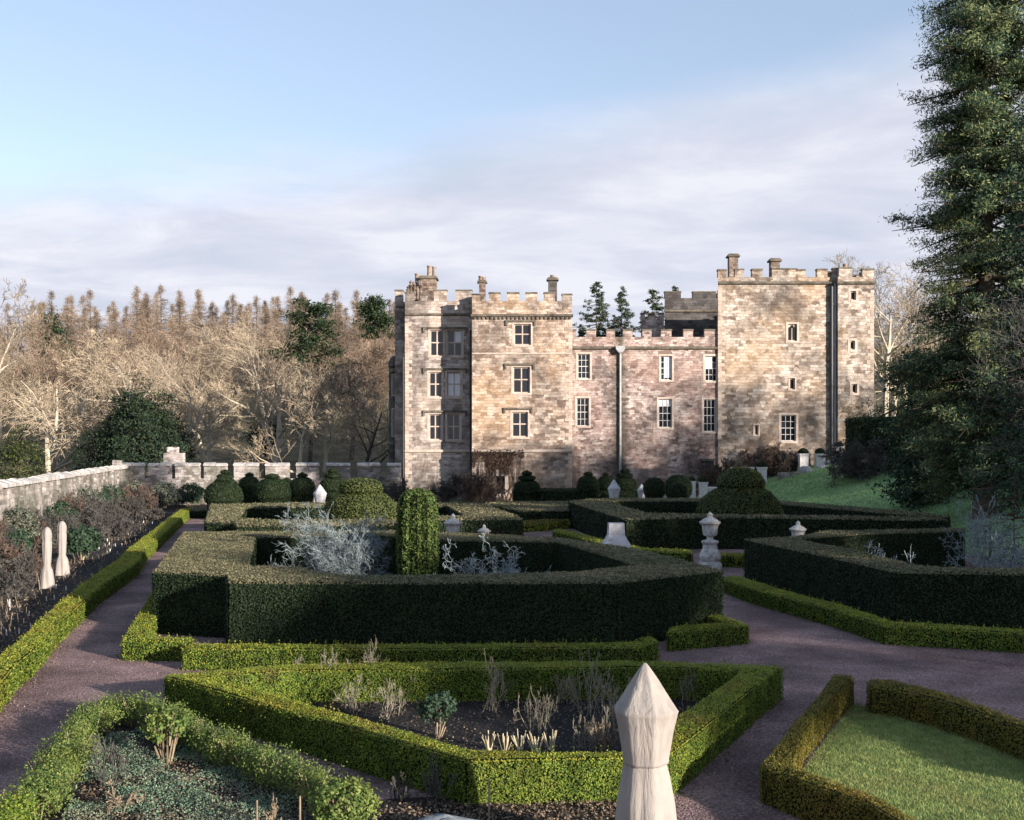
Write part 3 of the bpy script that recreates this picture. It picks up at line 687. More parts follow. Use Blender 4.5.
topi_px(287, 24, 478, 84, domep, M['topiary'], 'mostly hidden topiary behind the wide cottage-loaf shape')
topi_px(302.5, 26, 473, 77, domep, M['topiary'], 'tall beehive topiary just left of the white wrapped statue')
topi_px(333, 26, 468.5, 83, tiered, M['topiary'], 'tiered topiary behind the left of the big olive dome')
topi_px(527, 26, 471, 86, tiered, M['topiary'], 'tiered topiary standing alone by the small castle doorway')
topi_px(588, 23, 472, 86.8, domep, M['topiary'], 'onion topiary with spike, left of a pair near the castle wall')
topi_px(605.5, 17, 473, 87, domep, M['topiary'], 'slim onion topiary squeezed between two wider ones by the castle')
topi_px(624.5, 24, 469, 87.2, tiered, M['topiary'], 'tall tiered topiary beneath the drainpipe of the castle range')
def ball(w, h): return [(w * .7, 0), (w * .95, h * .25), (w, h * .5), (w * .86, h * .78), (w * .5, h * .95), (.01, h)]
topi_px(654.5, 22, 478, 82, ball, M['topiary'], 'round dark topiary ball left of the pair of domes')
topi_px(678.5, 27, 475, 86, ball, M['topiary'], 'widest rounded topiary behind a smaller one near the planters')
topi_px(677, 19, 483, 80, ball, M['topiary'], 'small low topiary bun in front of the wider rounded one')
# columnar yew with vertical flutes
Yc = 35.0; Xc = X_at(417.5, Yc)
def flute(a, z): return 1 + .085 * math.sin(11 * a) + .05 * math.sin(17 * a + 1)
hC = Z_at(490, Yc)
topiary('columnar_yew', Xc, Yc, [(.46, 0), (.55, .5), (.6, 1.4), (.6, 2.4), (.57, hC - .45), (.5, hC - .2), (.35, hC - .05), (.01, hC)], .06, M['column_yew'], 'upright columnar yew with fluted sides inside the largest hedge ring', None, wobf=flute, n=54, cover=2.4)

# ------------------------------------------------------------------ the garden wall
def wall_run(p0, p1, z_wall, name, label, merl, th=.55, cop=.85, jog=.03, over=.07):
    p0 = np.array(p0, float); p1 = np.array(p1, float); d = p1 - p0; Ln = np.linalg.norm(d); d /= Ln; nrm = np.array((-d[1], d[0]))
    def bx(mb, s0, s1, o0, o1, z0, z1, peak=None):
        v = []
        for z in (z0, z1):
            for s_, o_ in ((s0, o0), (s1, o0), (s1, o1), (s0, o1)):
                q = p0 + d * s_ + nrm * o_; v.append((q[0], q[1], z))
        f = [[0, 1, 5, 4], [1, 2, 6, 5], [2, 3, 7, 6], [3, 0, 4, 7]]
        if peak:
            q0 = p0 + d * s0 + nrm * (o0 + o1) / 2; q1 = p0 + d * s1 + nrm * (o0 + o1) / 2
            v += [(q0[0], q0[1], z1 + peak), (q1[0], q1[1], z1 + peak)]
            mb.add(v, [[0, 1, 5, 4], [1, 2, 6, 5], [2, 3, 7, 6], [3, 0, 4, 7], [4, 5, 9, 8], [6, 7, 8, 9], [0, 3, 2, 1]]); mb.add([v[4], v[8], v[7]], [[0, 1, 2]]); mb.add([v[5], v[6], v[9]], [[0, 1, 2]])
        else:
            mb.add(v, f + [[4, 5, 6, 7], [0, 3, 2, 1]])
    t = thing(name, label, 'wall', (p0[0], p0[1], 0))
    mb = MB(); bx(mb, 0, Ln, -th / 2, th / 2, 0, z_wall); part('wall_face', mb, M['wall_stone'], t, True)
    s = .15
    while s < Ln - .5:
        w, g, hh = merl(s)
        w = min(w, Ln - s - .05)
        mb = MB(); bx(mb, s, s + w, -th / 2 + .03, th / 2 - .03, z_wall + .002, z_wall + hh); mer = part('merlon', mb, M['wall_stone'], t, True)
        mb = MB(); k = max(1, int(w / cop))
        for i in range(k):
            a, b = s + w * i / k, s + w * (i + 1) / k
            j = rng.uniform(-jog, jog); bx(mb, a - .03 + .06 * (i > 0), b + .03 - .045, -th / 2 - over, th / 2 + over, z_wall + hh + .003, z_wall + hh + .10 + jog + j, peak=.14)
        part('coping', mb, M['coping'], mer, True)
        s += w + g
    return t


YB = 92.0
zb = Z_at(478.5, YB)
gw = wall_run((X_at(120, YB), YB), (X_at(404, YB) - .2, YB), zb, 'garden_wall', 'crenellated stone garden wall running across to the castle corner', lambda s: (1.95 + random.uniform(-.1, .2), .62 if s > 5 else .35, 1.05))
ld = np.array((.2136, -.977)); c0 = np.array((wallX(93), 93.0))
wall_run((wallX(10), 10), (wallX(92.2), 92.2), 2.45, 'garden_wall', 'stone garden wall with sloping coping stones along the left border', lambda s: (3.6 + random.uniform(-.6, .6), .95, .62), th=.62, cop=.62, jog=.07, over=.15)
mb = MB(); xa, xb = X_at(118, YB), X_at(124, YB); mb.bbox(X_at(115, YB), X_at(124, YB), YB - .75, YB - .35, 0, Z_at(460, YB), .05); solo('gate_pier', mb, M['wall_stone'], 'stone pier where the two garden walls meet', 'pier')
mb = MB(); xp0, xp1 = X_at(165, 92.8), X_at(184, 92.8)
mb.box(xp0, xp1, 92.4, 93.2, 0, Z_at(453, 92.8)); mb.box(xp0 + .25, xp1 - .5, 92.5, 93.1, Z_at(453, 92.8), Z_at(447, 92.8), bottom=False); solo('wall_chimney', mb, M['wall_stone'], 'ruined stone stack rising behind the garden wall near the yew', 'stack')

# ------------------------------------------------------------------ the castle
castle = thing('castle', 'pale sandstone castle with battlemented towers and a long middle range', 'castle', (0, 100, 0))
def cpart(name, mb, mats, parent=castle, **k): return part(name, mb, mats, parent, True, **k)


def facade(mb, x0, x1, z0, z1, Y, ops, rev=.28, mi=0):
    xs_ = sorted({x0, x1, *[o[0] for o in ops], *[o[1] for o in ops]}); zs_ = sorted({z0, z1, *[o[2] for o in ops], *[o[3] for o in ops]})
    for a, b in zip(xs_[:-1], xs_[1:]):
        for c, d in zip(zs_[:-1], zs_[1:]):
            mx, mz = (a + b) / 2, (c + d) / 2
            if any(o[0] < mx < o[1] and o[2] < mz < o[3] for o in ops): continue
            mb.quad((a, Y, c), (b, Y, c), (b, Y, d), (a, Y, d), mi)
    for a, b, c, d in ops:
        y2 = Y + rev
        mb.quad((a, Y, c), (a, Y, d), (a, y2, d), (a, y2, c), mi); mb.quad((b, Y, d), (b, Y, c), (b, y2, c), (b, y2, d), mi)
        mb.quad((a, Y, d), (b, Y, d), (b, y2, d), (a, y2, d), mi); mb.quad((a, Y, c), (a, y2, c), (b, y2, c), (b, Y, c), mi)


def block(name, xp0, xp1, ycren, z0, Y, dep, ops, mat, merl, ymer, label=None, side_m=True, par=.9, skew=False):
    x0, x1 = X_at(xp0, Y), X_at(xp1, Y); xb = x0 + (X_at(xp0 + 1.5, Y + dep) - x0 if skew else 0); zc = Z_at(ycren, Y); zm = Z_at(ymer, Y); th = .5
    mb = MB(); facade(mb, x0, x1, z0, zc, Y, ops)
    yb = Y + dep
    mb.quad((xb, yb, z0), (x0, Y, z0), (x0, Y, zc), (xb, yb, zc)); mb.quad((x1, Y, z0), (x1, yb, z0), (x1, yb, zc), (x1, Y, zc)); mb.quad((x1, yb, z0), (xb, yb, z0), (xb, yb, zc), (x1, yb, zc))
    zr = zc - par
    a, b, c, d = (x0 + th, Y + th), (x1 - th, Y + th), (x1 - th, yb - th), (xb + th, yb - th)
    A, B, D, E = (x0, Y), (x1, Y), (x1, yb), (xb, yb)
    for p, q, p2, q2 in ((A, B, a, b), (B, D, b, c), (D, E, c, d), (E, A, d, a)):
        mb.quad((*p, zc), (*q, zc), (*q2, zc), (*p2, zc)); mb.quad((*p2, zc), (*q2, zc), (*q2, zr), (*p2, zr))
    mb.quad((*a, zr), (*b, zr), (*c, zr), (*d, zr))
    w = cpart(name, mb, mat, label=label)
    for (m0, m1, *yy_) in merl:
        z1 = Z_at(yy_[0], Y) if yy_ else zm
        mb = MB(); xa, xb = X_at(m0, Y), X_at(m1, Y); mb.box(xa, xb, Y + .004, Y + th - .004, zc + .002, z1 - .1, bottom=False)
        mb.bbox(xa - .05, xb + .05, Y - .05, Y + th + .05, z1 - .1, z1 + .04, .03, mi=1); part('merlon', mb, [mat, M['stone_trim']], w, True)
    if side_m:
        for xx in ((x1 - th,) if skew else (x0, x1 - th)):
            for k in range(int(dep / 1.9)):
                yk = Y + 1.5 + k * 1.9
                mb = MB(); mb.box(xx + .004, xx + th - .004, yk, yk + 1.0, zc + .002, zm - .1, bottom=False); mb.bbox(xx - .05, xx + th + .05, yk - .05, yk + 1.05, zm - .1, zm + .04, .03, mi=1); part('merlon', mb, [mat, M['stone_trim']], w, True)
        for k in range(int((x1 - x0) / 1.9)):
            xk = xb + .6 + k * 1.9
            if xk + 1 > x1: break
            mb = MB(); mb.box(xk, xk + 1, yb - th + .004, yb - .004, zc + .002, zm - .1, bottom=False); mb.bbox(xk - .05, xk + 1.05, yb - th - .05, yb + .05, zm - .1, zm + .04, .03, mi=1); part('merlon', mb, [mat, M['stone_trim']], w, True)
    return w


def quoins(w, xp, zlo, yt, Y, side):
    x = X_at(xp, Y); z = zlo; k = 0
    while z < Z_at(yt, Y) - .5:
        h = .30 + .08 * random.random(); L_ = (.62 if k % 2 else .34) * random.uniform(.9, 1.1); p_ = .012 + .012 * random.random()
        mb = MB(); a_, b_ = (x - p_, x + L_) if side < 0 else (x - L_, x + p_); mb.bbox(a_, b_, Y - p_, Y + .3, z + .012, z + h - .012, .02); part('quoin', mb, M['stone_quoin'], w, True); z += h; k += 1


def string(w, xp0, xp1, y, Y, th=.22, out=.14, mat='stone_trim', name='string_course', ret=0):
    z = Z_at(y, Y); mb = MB(); x0, x1 = X_at(xp0, Y) - (.1 if ret else 0), X_at(xp1, Y) + (.1 if ret else 0)
    yb = Y - .003
    V = [[(x0, yb, z - th / 2), (x0, Y - out * .5, z - th / 2), (x0, Y - out, z - th * .2), (x0, Y - out, z + th * .25), (x0, yb, z + th / 2)]]
    V.append([(x1, *p[1:]) for p in V[0]]); mb.loft(V, cap=True)
    return part(name, mb, M[mat], w, True)


def op(xp0, xp1, yt, yb, Y): return (X_at(xp0, Y), X_at(xp1, Y), Z_at(yb, Y), Z_at(yt, Y))


def window(o, Y, nx, nz, frame='stone_dress', bar=.11, dep=.16, hood=None, sill=True, blind_gleam=None, glass='glass', surround=.16, transom=None):
    a, b, c, d = o; y0 = Y + dep
    mb = MB(); e = .07 if frame == 'white_paint' else .10
    mb.box(a, a + e, y0, y0 + .1, c, d); mb.box(b - e, b, y0, y0 + .1, c, d); mb.box(a + e, b - e, y0 + .002, y0 + .098, d - e, d); mb.box(a + e, b - e, y0 + .002, y0 + .098, c, c + e)
    for i in range(1, nx):
        x = a + (b - a) * i / nx; mb.box(x - bar / 2, x + bar / 2, y0 + .004, y0 + .09, c + e, d - e)
    for i in range(1, nz):
        z = c + (d - c) * (i / nz if transom is None else transom); bb = bar * (1 if frame != 'white_paint' or i != nz // 2 else 1.6); mb.box(a + e, b - e, y0 + .008, y0 + .086, z - bb / 2, z + bb / 2)
    w = cpart('window', mb, M[frame])
    mb = MB(); k = .0
    # each pane tilts a touch so that reflections differ
    for i in range(nx):
        for j in range(nz):
            xa, xb = a + (b - a) * i / nx, a + (b - a) * (i + 1) / nx; za, zb = c + (d - c) * j / nz, c + (d - c) * (j + 1) / nz
            t, u = rng.uniform(-.015, .015, 2); mb.quad((xa, y0 + .06 + t, za), (xb, y0 + .06 + u, za), (xb, y0 + .06 - t, zb), (xa, y0 + .06 - u, zb))
    part('pane', mb, M[glass], w, True)
    if blind_gleam:
        mb = MB(); xa, xb, za, zb = blind_gleam; mb.box(a + (b - a) * xa, a + (b - a) * xb, y0 + .042, y0 + .047, c + (d - c) * za, c + (d - c) * zb); part('blind_gleam', mb, M['blind_gleam_tone'], w, True)
    if surround:
        mb = MB(); s = surround; yo = Y - .025
        mb.box(a - s, a, yo, Y - .002, c - s, d + s); mb.box(b, b + s, yo, Y - .002, c - s, d + s); mb.box(a, b, yo, Y - .002, d, d + s); mb.box(a, b, yo - .03, Y - .002, c - s, c)
        part('surround', mb, M['stone_dress'], w, True)
    if hood:
        xa, xb, zt = hood; mb = MB(); mb.box(xa, xb, Y - .16, Y - .003, zt - .09, zt + .09); mb.box(xa, xa + .16, Y - .14, Y - .003, zt - .42, zt - .09); mb.box(xb - .16, xb, Y - .14, Y - .003, zt - .42, zt - .09)
        part('hood_mould', mb, M['stone_trim'], w, True)
    return w


# left section
YL = 100.6
opsL = [op(430, 444, 330, 356, YL), op(447, 462, 330, 356, YL), op(429, 442, 372, 397, YL), op(447, 461, 372, 397, YL), op(429, 441.5, 414, 440, YL), op(447, 460, 414, 440, YL)]
wl = block('west_wing', 405, 473, 301, 0, YL, 11, opsL, M['stone_pale'], [(405, 414), (420, 427, 294), (434, 447, 290), (456, 472, 290)], 292)
for i, o_ in enumerate(opsL):
    window(o_, YL, 2, 2, hood=(X_at(423, YL), X_at(467, YL), Z_at((328, 369, 411.5)[i // 2], YL)) if i % 2 == 0 else None, blind_gleam={1: (.5, 1, .5, 1), 3: (.05, .95, .05, .95)}.get(i), transom=.52)
string(wl, 405, 472, 314.5, YL); string(wl, 405, 472, 451, YL, .3, .18, 'stone_dress')
# setback corner turret and the bay below it
YS = 101.6
ws = block('corner_turret', 395, 404.8, 302, Z_at(470, YS), YS, 6, [], M['stone_pale'], [(395, 403, 290)], 290, side_m=False); string(ws, 395, 404.5, 306.5, YS)
mb = MB(); YA = 103.2; xb0, xb1 = X_at(388, YA), X_at(403.5, YA)
ring = [(xb1, YA), (xb0 + .45, YA), (xb0, YA + .8), (xb0, YA + 3.6), (xb1, YA + 3.6)][::-1]
zt = Z_at(366, YA); rings = [[(x, y, z) for x, y in ring] for z in (0, zt)]
mb.loft(rings, cap=True)
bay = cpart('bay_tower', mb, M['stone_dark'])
mb = MB(); cxm, cym = (xb0 + xb1) / 2, YA + 1.8
mb.loft([[(cxm + (x - cxm) * k, cym + (y - cym) * k, z) for x, y in ring] for k, z in ((1.08, zt + .003), (1.08, zt + .3), (.8, zt + .9), (.5, zt + 1.05))], cap=True); part('parapet', mb, M['stone_dark'], bay, True)
for (y0_, y1_) in ((374, 396), (408, 437)):
    for (xa, xb) in ((391.5, 396), (397.5, 402.5)):
        a, b, c, d = op(xa, xb, y0_, y1_, YA); mb = MB(); mb.box(a, b, YA - .03, YA - .004, c, d); mb.box(a + .08, b - .08, YA - .036, YA - .031, c + .1, d - .1, mi=1); part('bay_window', mb, [M['stone_dress'], M['glass']], bay, True)
for y_ in (403, 443, 370): 
    mb = MB(); z = Z_at(y_, YA); mb.loft([[(cxm + (x - cxm) * 1.05, cym + (y - cym) * 1.05, zz) for x, y in ring] for zz in (z - .15, z + .15)], cap=True); part('string_course', mb, M['stone_trim'], bay, True)
# central tower
YC = 98.0
opsC = [op(514, 531, 324, 345, YC), op(513, 530, 367, 393, YC), op(512, 528, 412, 437, YC), op(496, 505, 476, 494, YC)]
wc = block('central_tower', 472, 572, 301, 0, YC, 12, opsC, M['stone_warm'], [(472, 480, 294), (489, 500), (507.5, 519), (526, 537), (544, 555), (562, 572, 294)], 292.5)
for i, o_ in enumerate(opsC[:3]):
    window(o_, YC, 2, 2, hood=(o_[0] - .75, o_[1] + .4, Z_at((321, 364.5, 408.5)[i], YC)), transom=.52)
window(opsC[3], YC, 2, 3, 'dark_metal', bar=.05, glass='dark_opening', surround=.3)
string(wc, 472, 572, 315.5, YC, .28, .2, ret=1)
for k in range(24):
    x = X_at(474 + k * 4.15, YC); mb = MB(); mb.box(x, x + .16, YC - .15, YC - .003, Z_at(319.3, YC), Z_at(317.2, YC)); part('corbel', mb, M['stone_trim'], wc, True)
string(wc, 472, 572, 353.5, YC, .14, .07, 'stone_dress'); string(wc, 472, 572, 451, YC, .3, .18, 'stone_dress')
# middle range
YM = 99.0
pm = [(577.6, 590, 354, 378.5), (660.6, 672, 356, 380), (705, 717, 356, 381), (576.6, 589, 398, 426), (658.6, 672, 399, 427.6), (703.5, 715.4, 399.4, 431.6)]
opsM = [op(*a, YM) for a in pm]
wm = block('middle_range', 568, 718.5, 337, 0, YM, 9, opsM, M['stone_pink'], [(571, 576), (586.5, 596), (606.5, 615), (623, 632.5), (642.5, 651.5), (661, 671.5), (683.5, 693), (704.5, 718)], 329.5)
for i, o_ in enumerate(opsM): window(o_, YM, 3, 4, 'white_paint', bar=.04, surround=.17, blind_gleam={1: (.3, .97, .1, .97), 2: (.05, .6, .5, .97), 4: (.03, .97, .74, .97)}.get(i))  # pale sheets here paint the whitish reflection in the panes
string(wm, 572, 718, 348, YM, .3, .2, ret=0)
def pipe(parent, xp, yt, yb, Y, r=.12, hopper=True, mat='lead'):
    x = X_at(xp, Y); mb = MB(); z0, z1 = Z_at(yb, Y), Z_at(yt, Y)
    mb.lathe([(r, 0), (r, z1 - z0)], x, Y - r - .06, z0, 12)
    for k in range(int((z1 - z0) / 1.8)):
        mb.lathe([(r * 1.3, 0), (r * 1.3, .12)], x, Y - r - .06, z0 + 1.2 + k * 1.8, 12)
    if hopper: mb.loft([[(x + sx * w, Y - .06 - (.5 if sy else .0), z) for sx, sy in ((-1, 0), (-1, 1), (1, 1), (1, 0))] for w, z in ((.15, z1 - .1), (.42, z1 + .25), (.42, z1 + .5))], cap=True)
    return cpart('drainpipe', mb, M[mat], smooth=False)
pipe(wm, 620, 352, 478, YM, .105)
pipe(wl, 403.5, 357, 478, YL - .3, .07, False, 'dark_metal'); pipe(wl, 470.5, 330, 478, YL, .08, False, 'dark_metal')
# right tower
YR = 98.8; zR = -.5
opsR = [op(788, 797, 324, 341, YR), op(789.5, 795, 378, 389.5, YR), op(754.5, 758.5, 425, 435, YR), op(781, 796, 415, 441, YR)]
wr = block('great_tower', 718, 838, 277, zR, YR, 14, opsR, M['stone_tower'], [(718, 726.5, 269.5), (735, 744), (752, 762.5), (772, 797, 268.5), (797.05, 805.5, 269.5), (817, 827.5), (833, 838, 268)], 269, skew=True)
window(opsR[3], YR, 3, 4, 'white_paint', bar=.05, surround=.2)
for o_ in opsR[1:3]: window(o_, YR, 1, 1, 'stone_dress', glass='dark_opening', surround=.12)
# two-light pointed window: tracery plate with two arched lights
a, b, c, d = opsR[0]; mb = MB(); y0 = YR + .05
half = (b - a) / 2
def lancet(xa, xb, zb, zt, n=8):
    cx = (xa + xb) / 2; w = (xb - xa) / 2; zs = zt - w * 1.5
    pts = [(xa, zb), (xb, zb)]
    for k in range(n + 1):
        t = k / n; pts.append((xb - w * (1 - math.cos(t * math.pi / 2)) if True else 0, zs + (zt - zs) * math.sin(t * math.pi / 2)))
    for k in range(n - 1, -1, -1):
        t = k / n; pts.append((xa + w * (1 - math.cos(t * math.pi / 2)), zs + (zt - zs) * math.sin(t * math.pi / 2)))
    return pts
mb.box(a, b, y0 + .1, y0 + .14, c, d); gw_ = cpart('gothic_window', mb, M['stone_dress'])
for xa, xb in ((a + .08, a + half - .06), (a + half + .06, b - .08)):
    pts = lancet(xa, xb, c + .1, d - .25); mb = MB(); f_ = [(x, y0 + .06, z) for x, z in pts]; k_ = [(x, y0 + .098, z) for x, z in pts]
    mb.add(f_, [list(range(len(f_)))]); mb.loft([f_, k_]); part('lancet_light', mb, M['dark_opening'], gw_, True)
mb = MB(); mb.lathe([(.01, 0), (.14, .02), (.14, .06), (.01, .08)], 0, 0, 0, 10); 
pts = [((a + b) / 2 + .13 * math.cos(t), y0 + .06, d - .22 + .15 * math.sin(t)) for t in np.linspace(0, 2 * math.pi, 12, False)]; mb = MB(); mb.add(pts, [list(range(12))]); part('quatrefoil', mb, M['dark_opening'], gw_, True)
mb = MB(); mb.box(a - .18, a, YR - .03, YR - .003, c - .15, d + .15); mb.box(b, b + .18, YR - .03, YR - .003, c - .15, d + .15); mb.box(a, b, YR - .03, YR - .003, d, d + .15); mb.box(a, b, YR - .05, YR - .003, c - .15, c); part('surround', mb, M['stone_dress'], gw_, True)
string(wr, 718, 838, 283, YR, .3, .2)
YT = 98.2
opsT = [op(850.5, 856, 291, 300, YT), op(850, 855, 340.6, 349.6, YT), op(852, 857, 384, 393, YT)]
wt = block('stair_turret', 838, 873.8, 277, zR, YT, 13, opsT, M['stone_tower'], [(839, 852, 267.5), (862.5, 873.8, 269)], 269)
for o_ in opsT: window(o_, YT, 1, 1, 'stone_dress', glass='dark_opening', surround=.2)
string(wt, 838, 873.8, 283, YT, .3, .2, ret=1)
mb = MB(); x1 = X_at(873.8, YT); zt2 = Z_at(355, YT)       # battered foot of the turret
mb.loft([[(X_at(838, YT) + .02, YT - .45 * k, z), (x1 + .32 * k, YT - .45 * k, z), (x1 + .32 * k, YT + 12.9, z), (x1 - .5, YT + 12.9, z), (x1 - .5, YT + .3, z), (X_at(838, YT) + .02, YT + .3, z)] for k, z in ((1, zR), (.28, zt2), (.02, zt2 + .5))], cap=True) if False else None
pipe(wr, 831, 284, 459, YR, .15, False, 'dark_metal'); pipe(wr, 834.5, 284, 459, YR, .12, False, 'lead')
# the far tower behind the range
YK = 118.0
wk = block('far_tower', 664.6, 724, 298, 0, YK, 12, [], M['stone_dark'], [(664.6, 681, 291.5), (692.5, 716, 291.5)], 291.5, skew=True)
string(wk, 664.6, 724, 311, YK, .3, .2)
wf = block('roof_turret', 641, 664, 319, 8, 106.0, 5, [], M['stone_pale'], [(641, 645, 313), (649, 655, 315), (659, 664, 313)], 313, side_m=False, skew=True)
quoins(wc, 572, .6, 317, YC, 1); quoins(wl, 405, .6, 317, YL, -1); quoins(wr, 718, 5.5, 285, YR, -1); quoins(wt, 873.8, 3., 285, YT, 1)
# chimneys
def chimney(xp0, xp1, yt, Y, zb_, cap=.16, pots=(), mat='stone_tower', name='chimney', parent=None):
    x0, x1 = X_at(xp0, Y), X_at(xp1, Y); zt = Z_at(yt, Y); mb = MB(); d = min(x1 - x0, 1.6)
    mb.box(x0, x1, Y, Y + d, zb_, zt - .3); mb.bbox(x0 - cap, x1 + cap, Y - cap, Y + d + cap, zt - .3, zt - .12, .04, 1); mb.bbox(x0 - cap * .3, x1 + cap * .3, Y - cap * .3, Y + d + cap * .3, zt - .118, zt, .04, 1)
    c_ = cpart(name, mb, [M[mat], M['stone_trim']])
    for (px_, pt) in pots:
        mb = MB(); hh = Z_at(pt, Y) - zt; r = .19
        mb.lathe([(r * 1.15, 0), (r, .12), (r * .9, hh - .15), (r * 1.15, hh - .12), (r * 1.1, hh)], X_at(px_, Y), Y + d / 2, zt + .002, 12); part('chimney_pot', mb, M['pot'], c_, True)
    return c_
chimney(420, 436, 275.5, 104, Z_at(310, 104), pots=((428.5, 264.5), (433.5, 265.5)), mat='stone_stack')
chimney(409, 418, 285, 104.5, Z_at(310, 104.5), pots=((411, 281), (416.5, 273)), mat='stone_dark')
chimney(479, 485.5, 279.5, 101.5, Z_at(312, 101.5), pots=((480.5, 275.5), (483.5, 276.5)), mat='stone_stack')
chimney(548.5, 557, 277, 101.5, Z_at(312, 101.5), pots=((552.5, 274.5),), mat='stone_dark')
chimney(729.3, 738.2, 253.5, 101, Z_at(290, 101), pots=(), mat='stone_stack'); chimney(771, 780, 258, 101.5, Z_at(290, 101.5), pots=(), mat='stone_stack')
chimney(843, 849, 267, 101, Z_at(290, 101), pots=((846, 263.5),), mat='stone_dark')
for k in range(9):                       # stone beasts and finials crowding the roof edge at the left
    px = 408 + k * 1.6; x = X_at(px, 103.5); z0 = Z_at(300, 103.5); h = Z_at(286 - (k % 3) * 3, 103.5) - z0; mb = MB(); mb.lathe([(.14, 0), (.12, h * .6), (.22, h * .72), (.10, h * .82), (.16, h * .92), (.02, h)], x, 103.5 + (k % 2) * .5, z0, 8); cpart('finial', mb, M['stone_stack'])
# small dark buttress door on the range at right
mb = MB(); a, b, c, d = op(701, 712, 461, 492, YM); mb.box(a, b, YM - .9, YM - .004, 0, d); mb.bbox(a - .15, b + .15, YM - 1.02, YM - .004, d + .002, d + .22, .04, 1); cpart('porch', mb, [M['stone_dark'], M['stone_trim']])

# ------------------------------------------------------------------ trees
def grow(seed, H, r0, levels=5, trunk=.3, spread=.9, ang=(28, 62), up=.10, wobl=.16, stems=1, nch=(6, 4, 4, 3, 2), lf=(.62, .62, .6, .55, .5), drop=0.):
    rd = random.Random(seed); segs = []
    def rv(): return Vector((rd.gauss(0, 1), rd.gauss(0, 1), rd.gauss(0, 1)))
    def br(p, d, L, r, lev):
        ns = 5 if lev == 0 else (4 if lev < 3 else 2)
        pts = [p]; n_c = nch[min(lev, len(nch) - 1)] if lev < levels else 0
        spots = sorted(rd.uniform(trunk if lev == 0 else .22, .98) for _ in range(n_c)); si = 0
        for i in range(ns):
            d = (d + rv() * wobl * (.5 if lev == 0 else 1) + Vector((0, 0, up if lev else .02)) - Vector((0, 0, drop if lev > 1 else 0))).normalized()
            q = p + d * (L / ns); ra, rb = r * (1 - .75 * i / ns), r * (1 - .75 * (i + 1) / ns)
            segs.append((p, q, ra, rb, lev))
            while si < len(spots) and spots[si] <= (i + 1) / ns:
                t = spots[si] * ns - i; bp_ = p.lerp(q, t); si += 1
                ax = d.cross(rv()).normalized(); a_ = R(rd.uniform(*ang)); nd = (d * math.cos(a_) + ax * math.sin(a_)).normalized()
                if lev == 0: nd = (nd + Vector((nd.x, nd.y, 0)) * (spread - .5)).normalized()
                rr = max(.0, (ra + (rb - ra) * t)) * rd.uniform(.5, .72)
                br(bp_, nd, L * lf[min(lev, len(lf) - 1)] * rd.uniform(.7, 1.15) * (1.15 - .35 * spots[si - 1]), rr, lev + 1)
            p = q
    for k in range(stems):
        d0 = Vector((0, 0, 1)) if stems == 1 else Vector((rd.gauss(0, .55) * spread, rd.gauss(0, .55) * spread, 1)).normalized()
        br(Vector((rd.gauss(0, .06) * stems ** .5 if stems > 1 else 0, rd.gauss(0, .06) * stems ** .5 if stems > 1 else 0, -.1)), d0, H * rd.uniform(.8, 1.) * .72, r0, 0)
    return segs


def seg_mesh(mb, segs, rmin=.0, thick_k=6, thin_k=3):
    P0 = np.array([s[0][:] for s in segs]); P1 = np.array([s[1][:] for s in segs]); R0 = np.maximum(rmin, [s[2] for s in segs]); R1 = np.maximum(rmin, [s[3] for s in segs])
    big = R0 > .07
    mb.tubes(P0[big], P1[big], R0[big], R1[big], thick_k); mb.tubes(P0[~big], P1[~big], R0[~big], R1[~big], thin_k)


def bare_tree(name, label, seed, H, r0, rmin, mt, mw, group, loc=(0, 0, 0), main=2, **kw):
    t = thing(name, label, 'tree', loc, 0, group); sg = grow(seed, H, r0, **kw)
    mb = MB(); seg_mesh(mb, [s for s in sg if s[4] < main], rmin); part('trunk', mb, mt, t)
    mb = MB(); seg_mesh(mb, [s for s in sg if s[4] >= main], rmin); part('crown', mb, mw, t)
    return t


GW = 'bare trees in the wood beyond the garden wall'
LW = ['bare pale-limbed tree massed in the wood beyond the garden wall', 'bare many-twigged tree massed in the sunlit wood left of the castle', 'bare spreading tree with tan twigs in the wooded hillside left of the castle', 'bare slim upright tree in the wooded hillside left of the castle']
protos = []
for k, (H, sp, lv) in enumerate(((19, 1.0, 5), (17, 1.25, 5), (18, .8, 5), (20, .65, 5))):
    protos.append(bare_tree('bare_tree', LW[k], 20 + k, H, .46, .016, M['bark_pale'], M['bark_twig'], GW, (0, 0, 0), spread=sp, nch=(9, 7, 5, 4, 3), trunk=.22 if k != 3 else .3, main=3))
M['twig_rust'] = leafmat('rusty_twig_bark', [(.15, .105, .075), (.235, .17, .12), (.32, .24, .175)], trans=0, pscale=.2, patch=(.17, .115, .085), objvar=.5)
for k, (H, sp) in enumerate(((19, .9), (18, .7))):
    protos.append(bare_tree('bare_tree', ['bare rusty-brown tree on the wooded slope below the larches', 'narrow bare rusty-brown tree on the wooded slope below the larches'][k], 40 + k, H, .36, .018, M['bark_grey'], M['twig_rust'], GW, (0, 0, 0), spread=sp, nch=(9, 7, 5, 4, 3), trunk=.25, main=2))
used = [False] * 6
def put_tree(k, X, Y, sc=1., rz=None):
    z = float(terrain(X, Y)) - .2; rz = random.uniform(0, 6.28) if rz is None else rz
    if not used[k]:
        used[k] = True; o = protos[k]; o.location = (X, Y, z); o.rotation_euler = (0, 0, rz); o.scale = (sc,) * 3
    else: dup(protos[k], (X, Y, z), rz, sc)
rows = [(126, 12, .86), (138, 12, .95), (153, 11.5, 1.), (172, 11, 1.), (192, 11, 1.0), (212, 11, .95)]
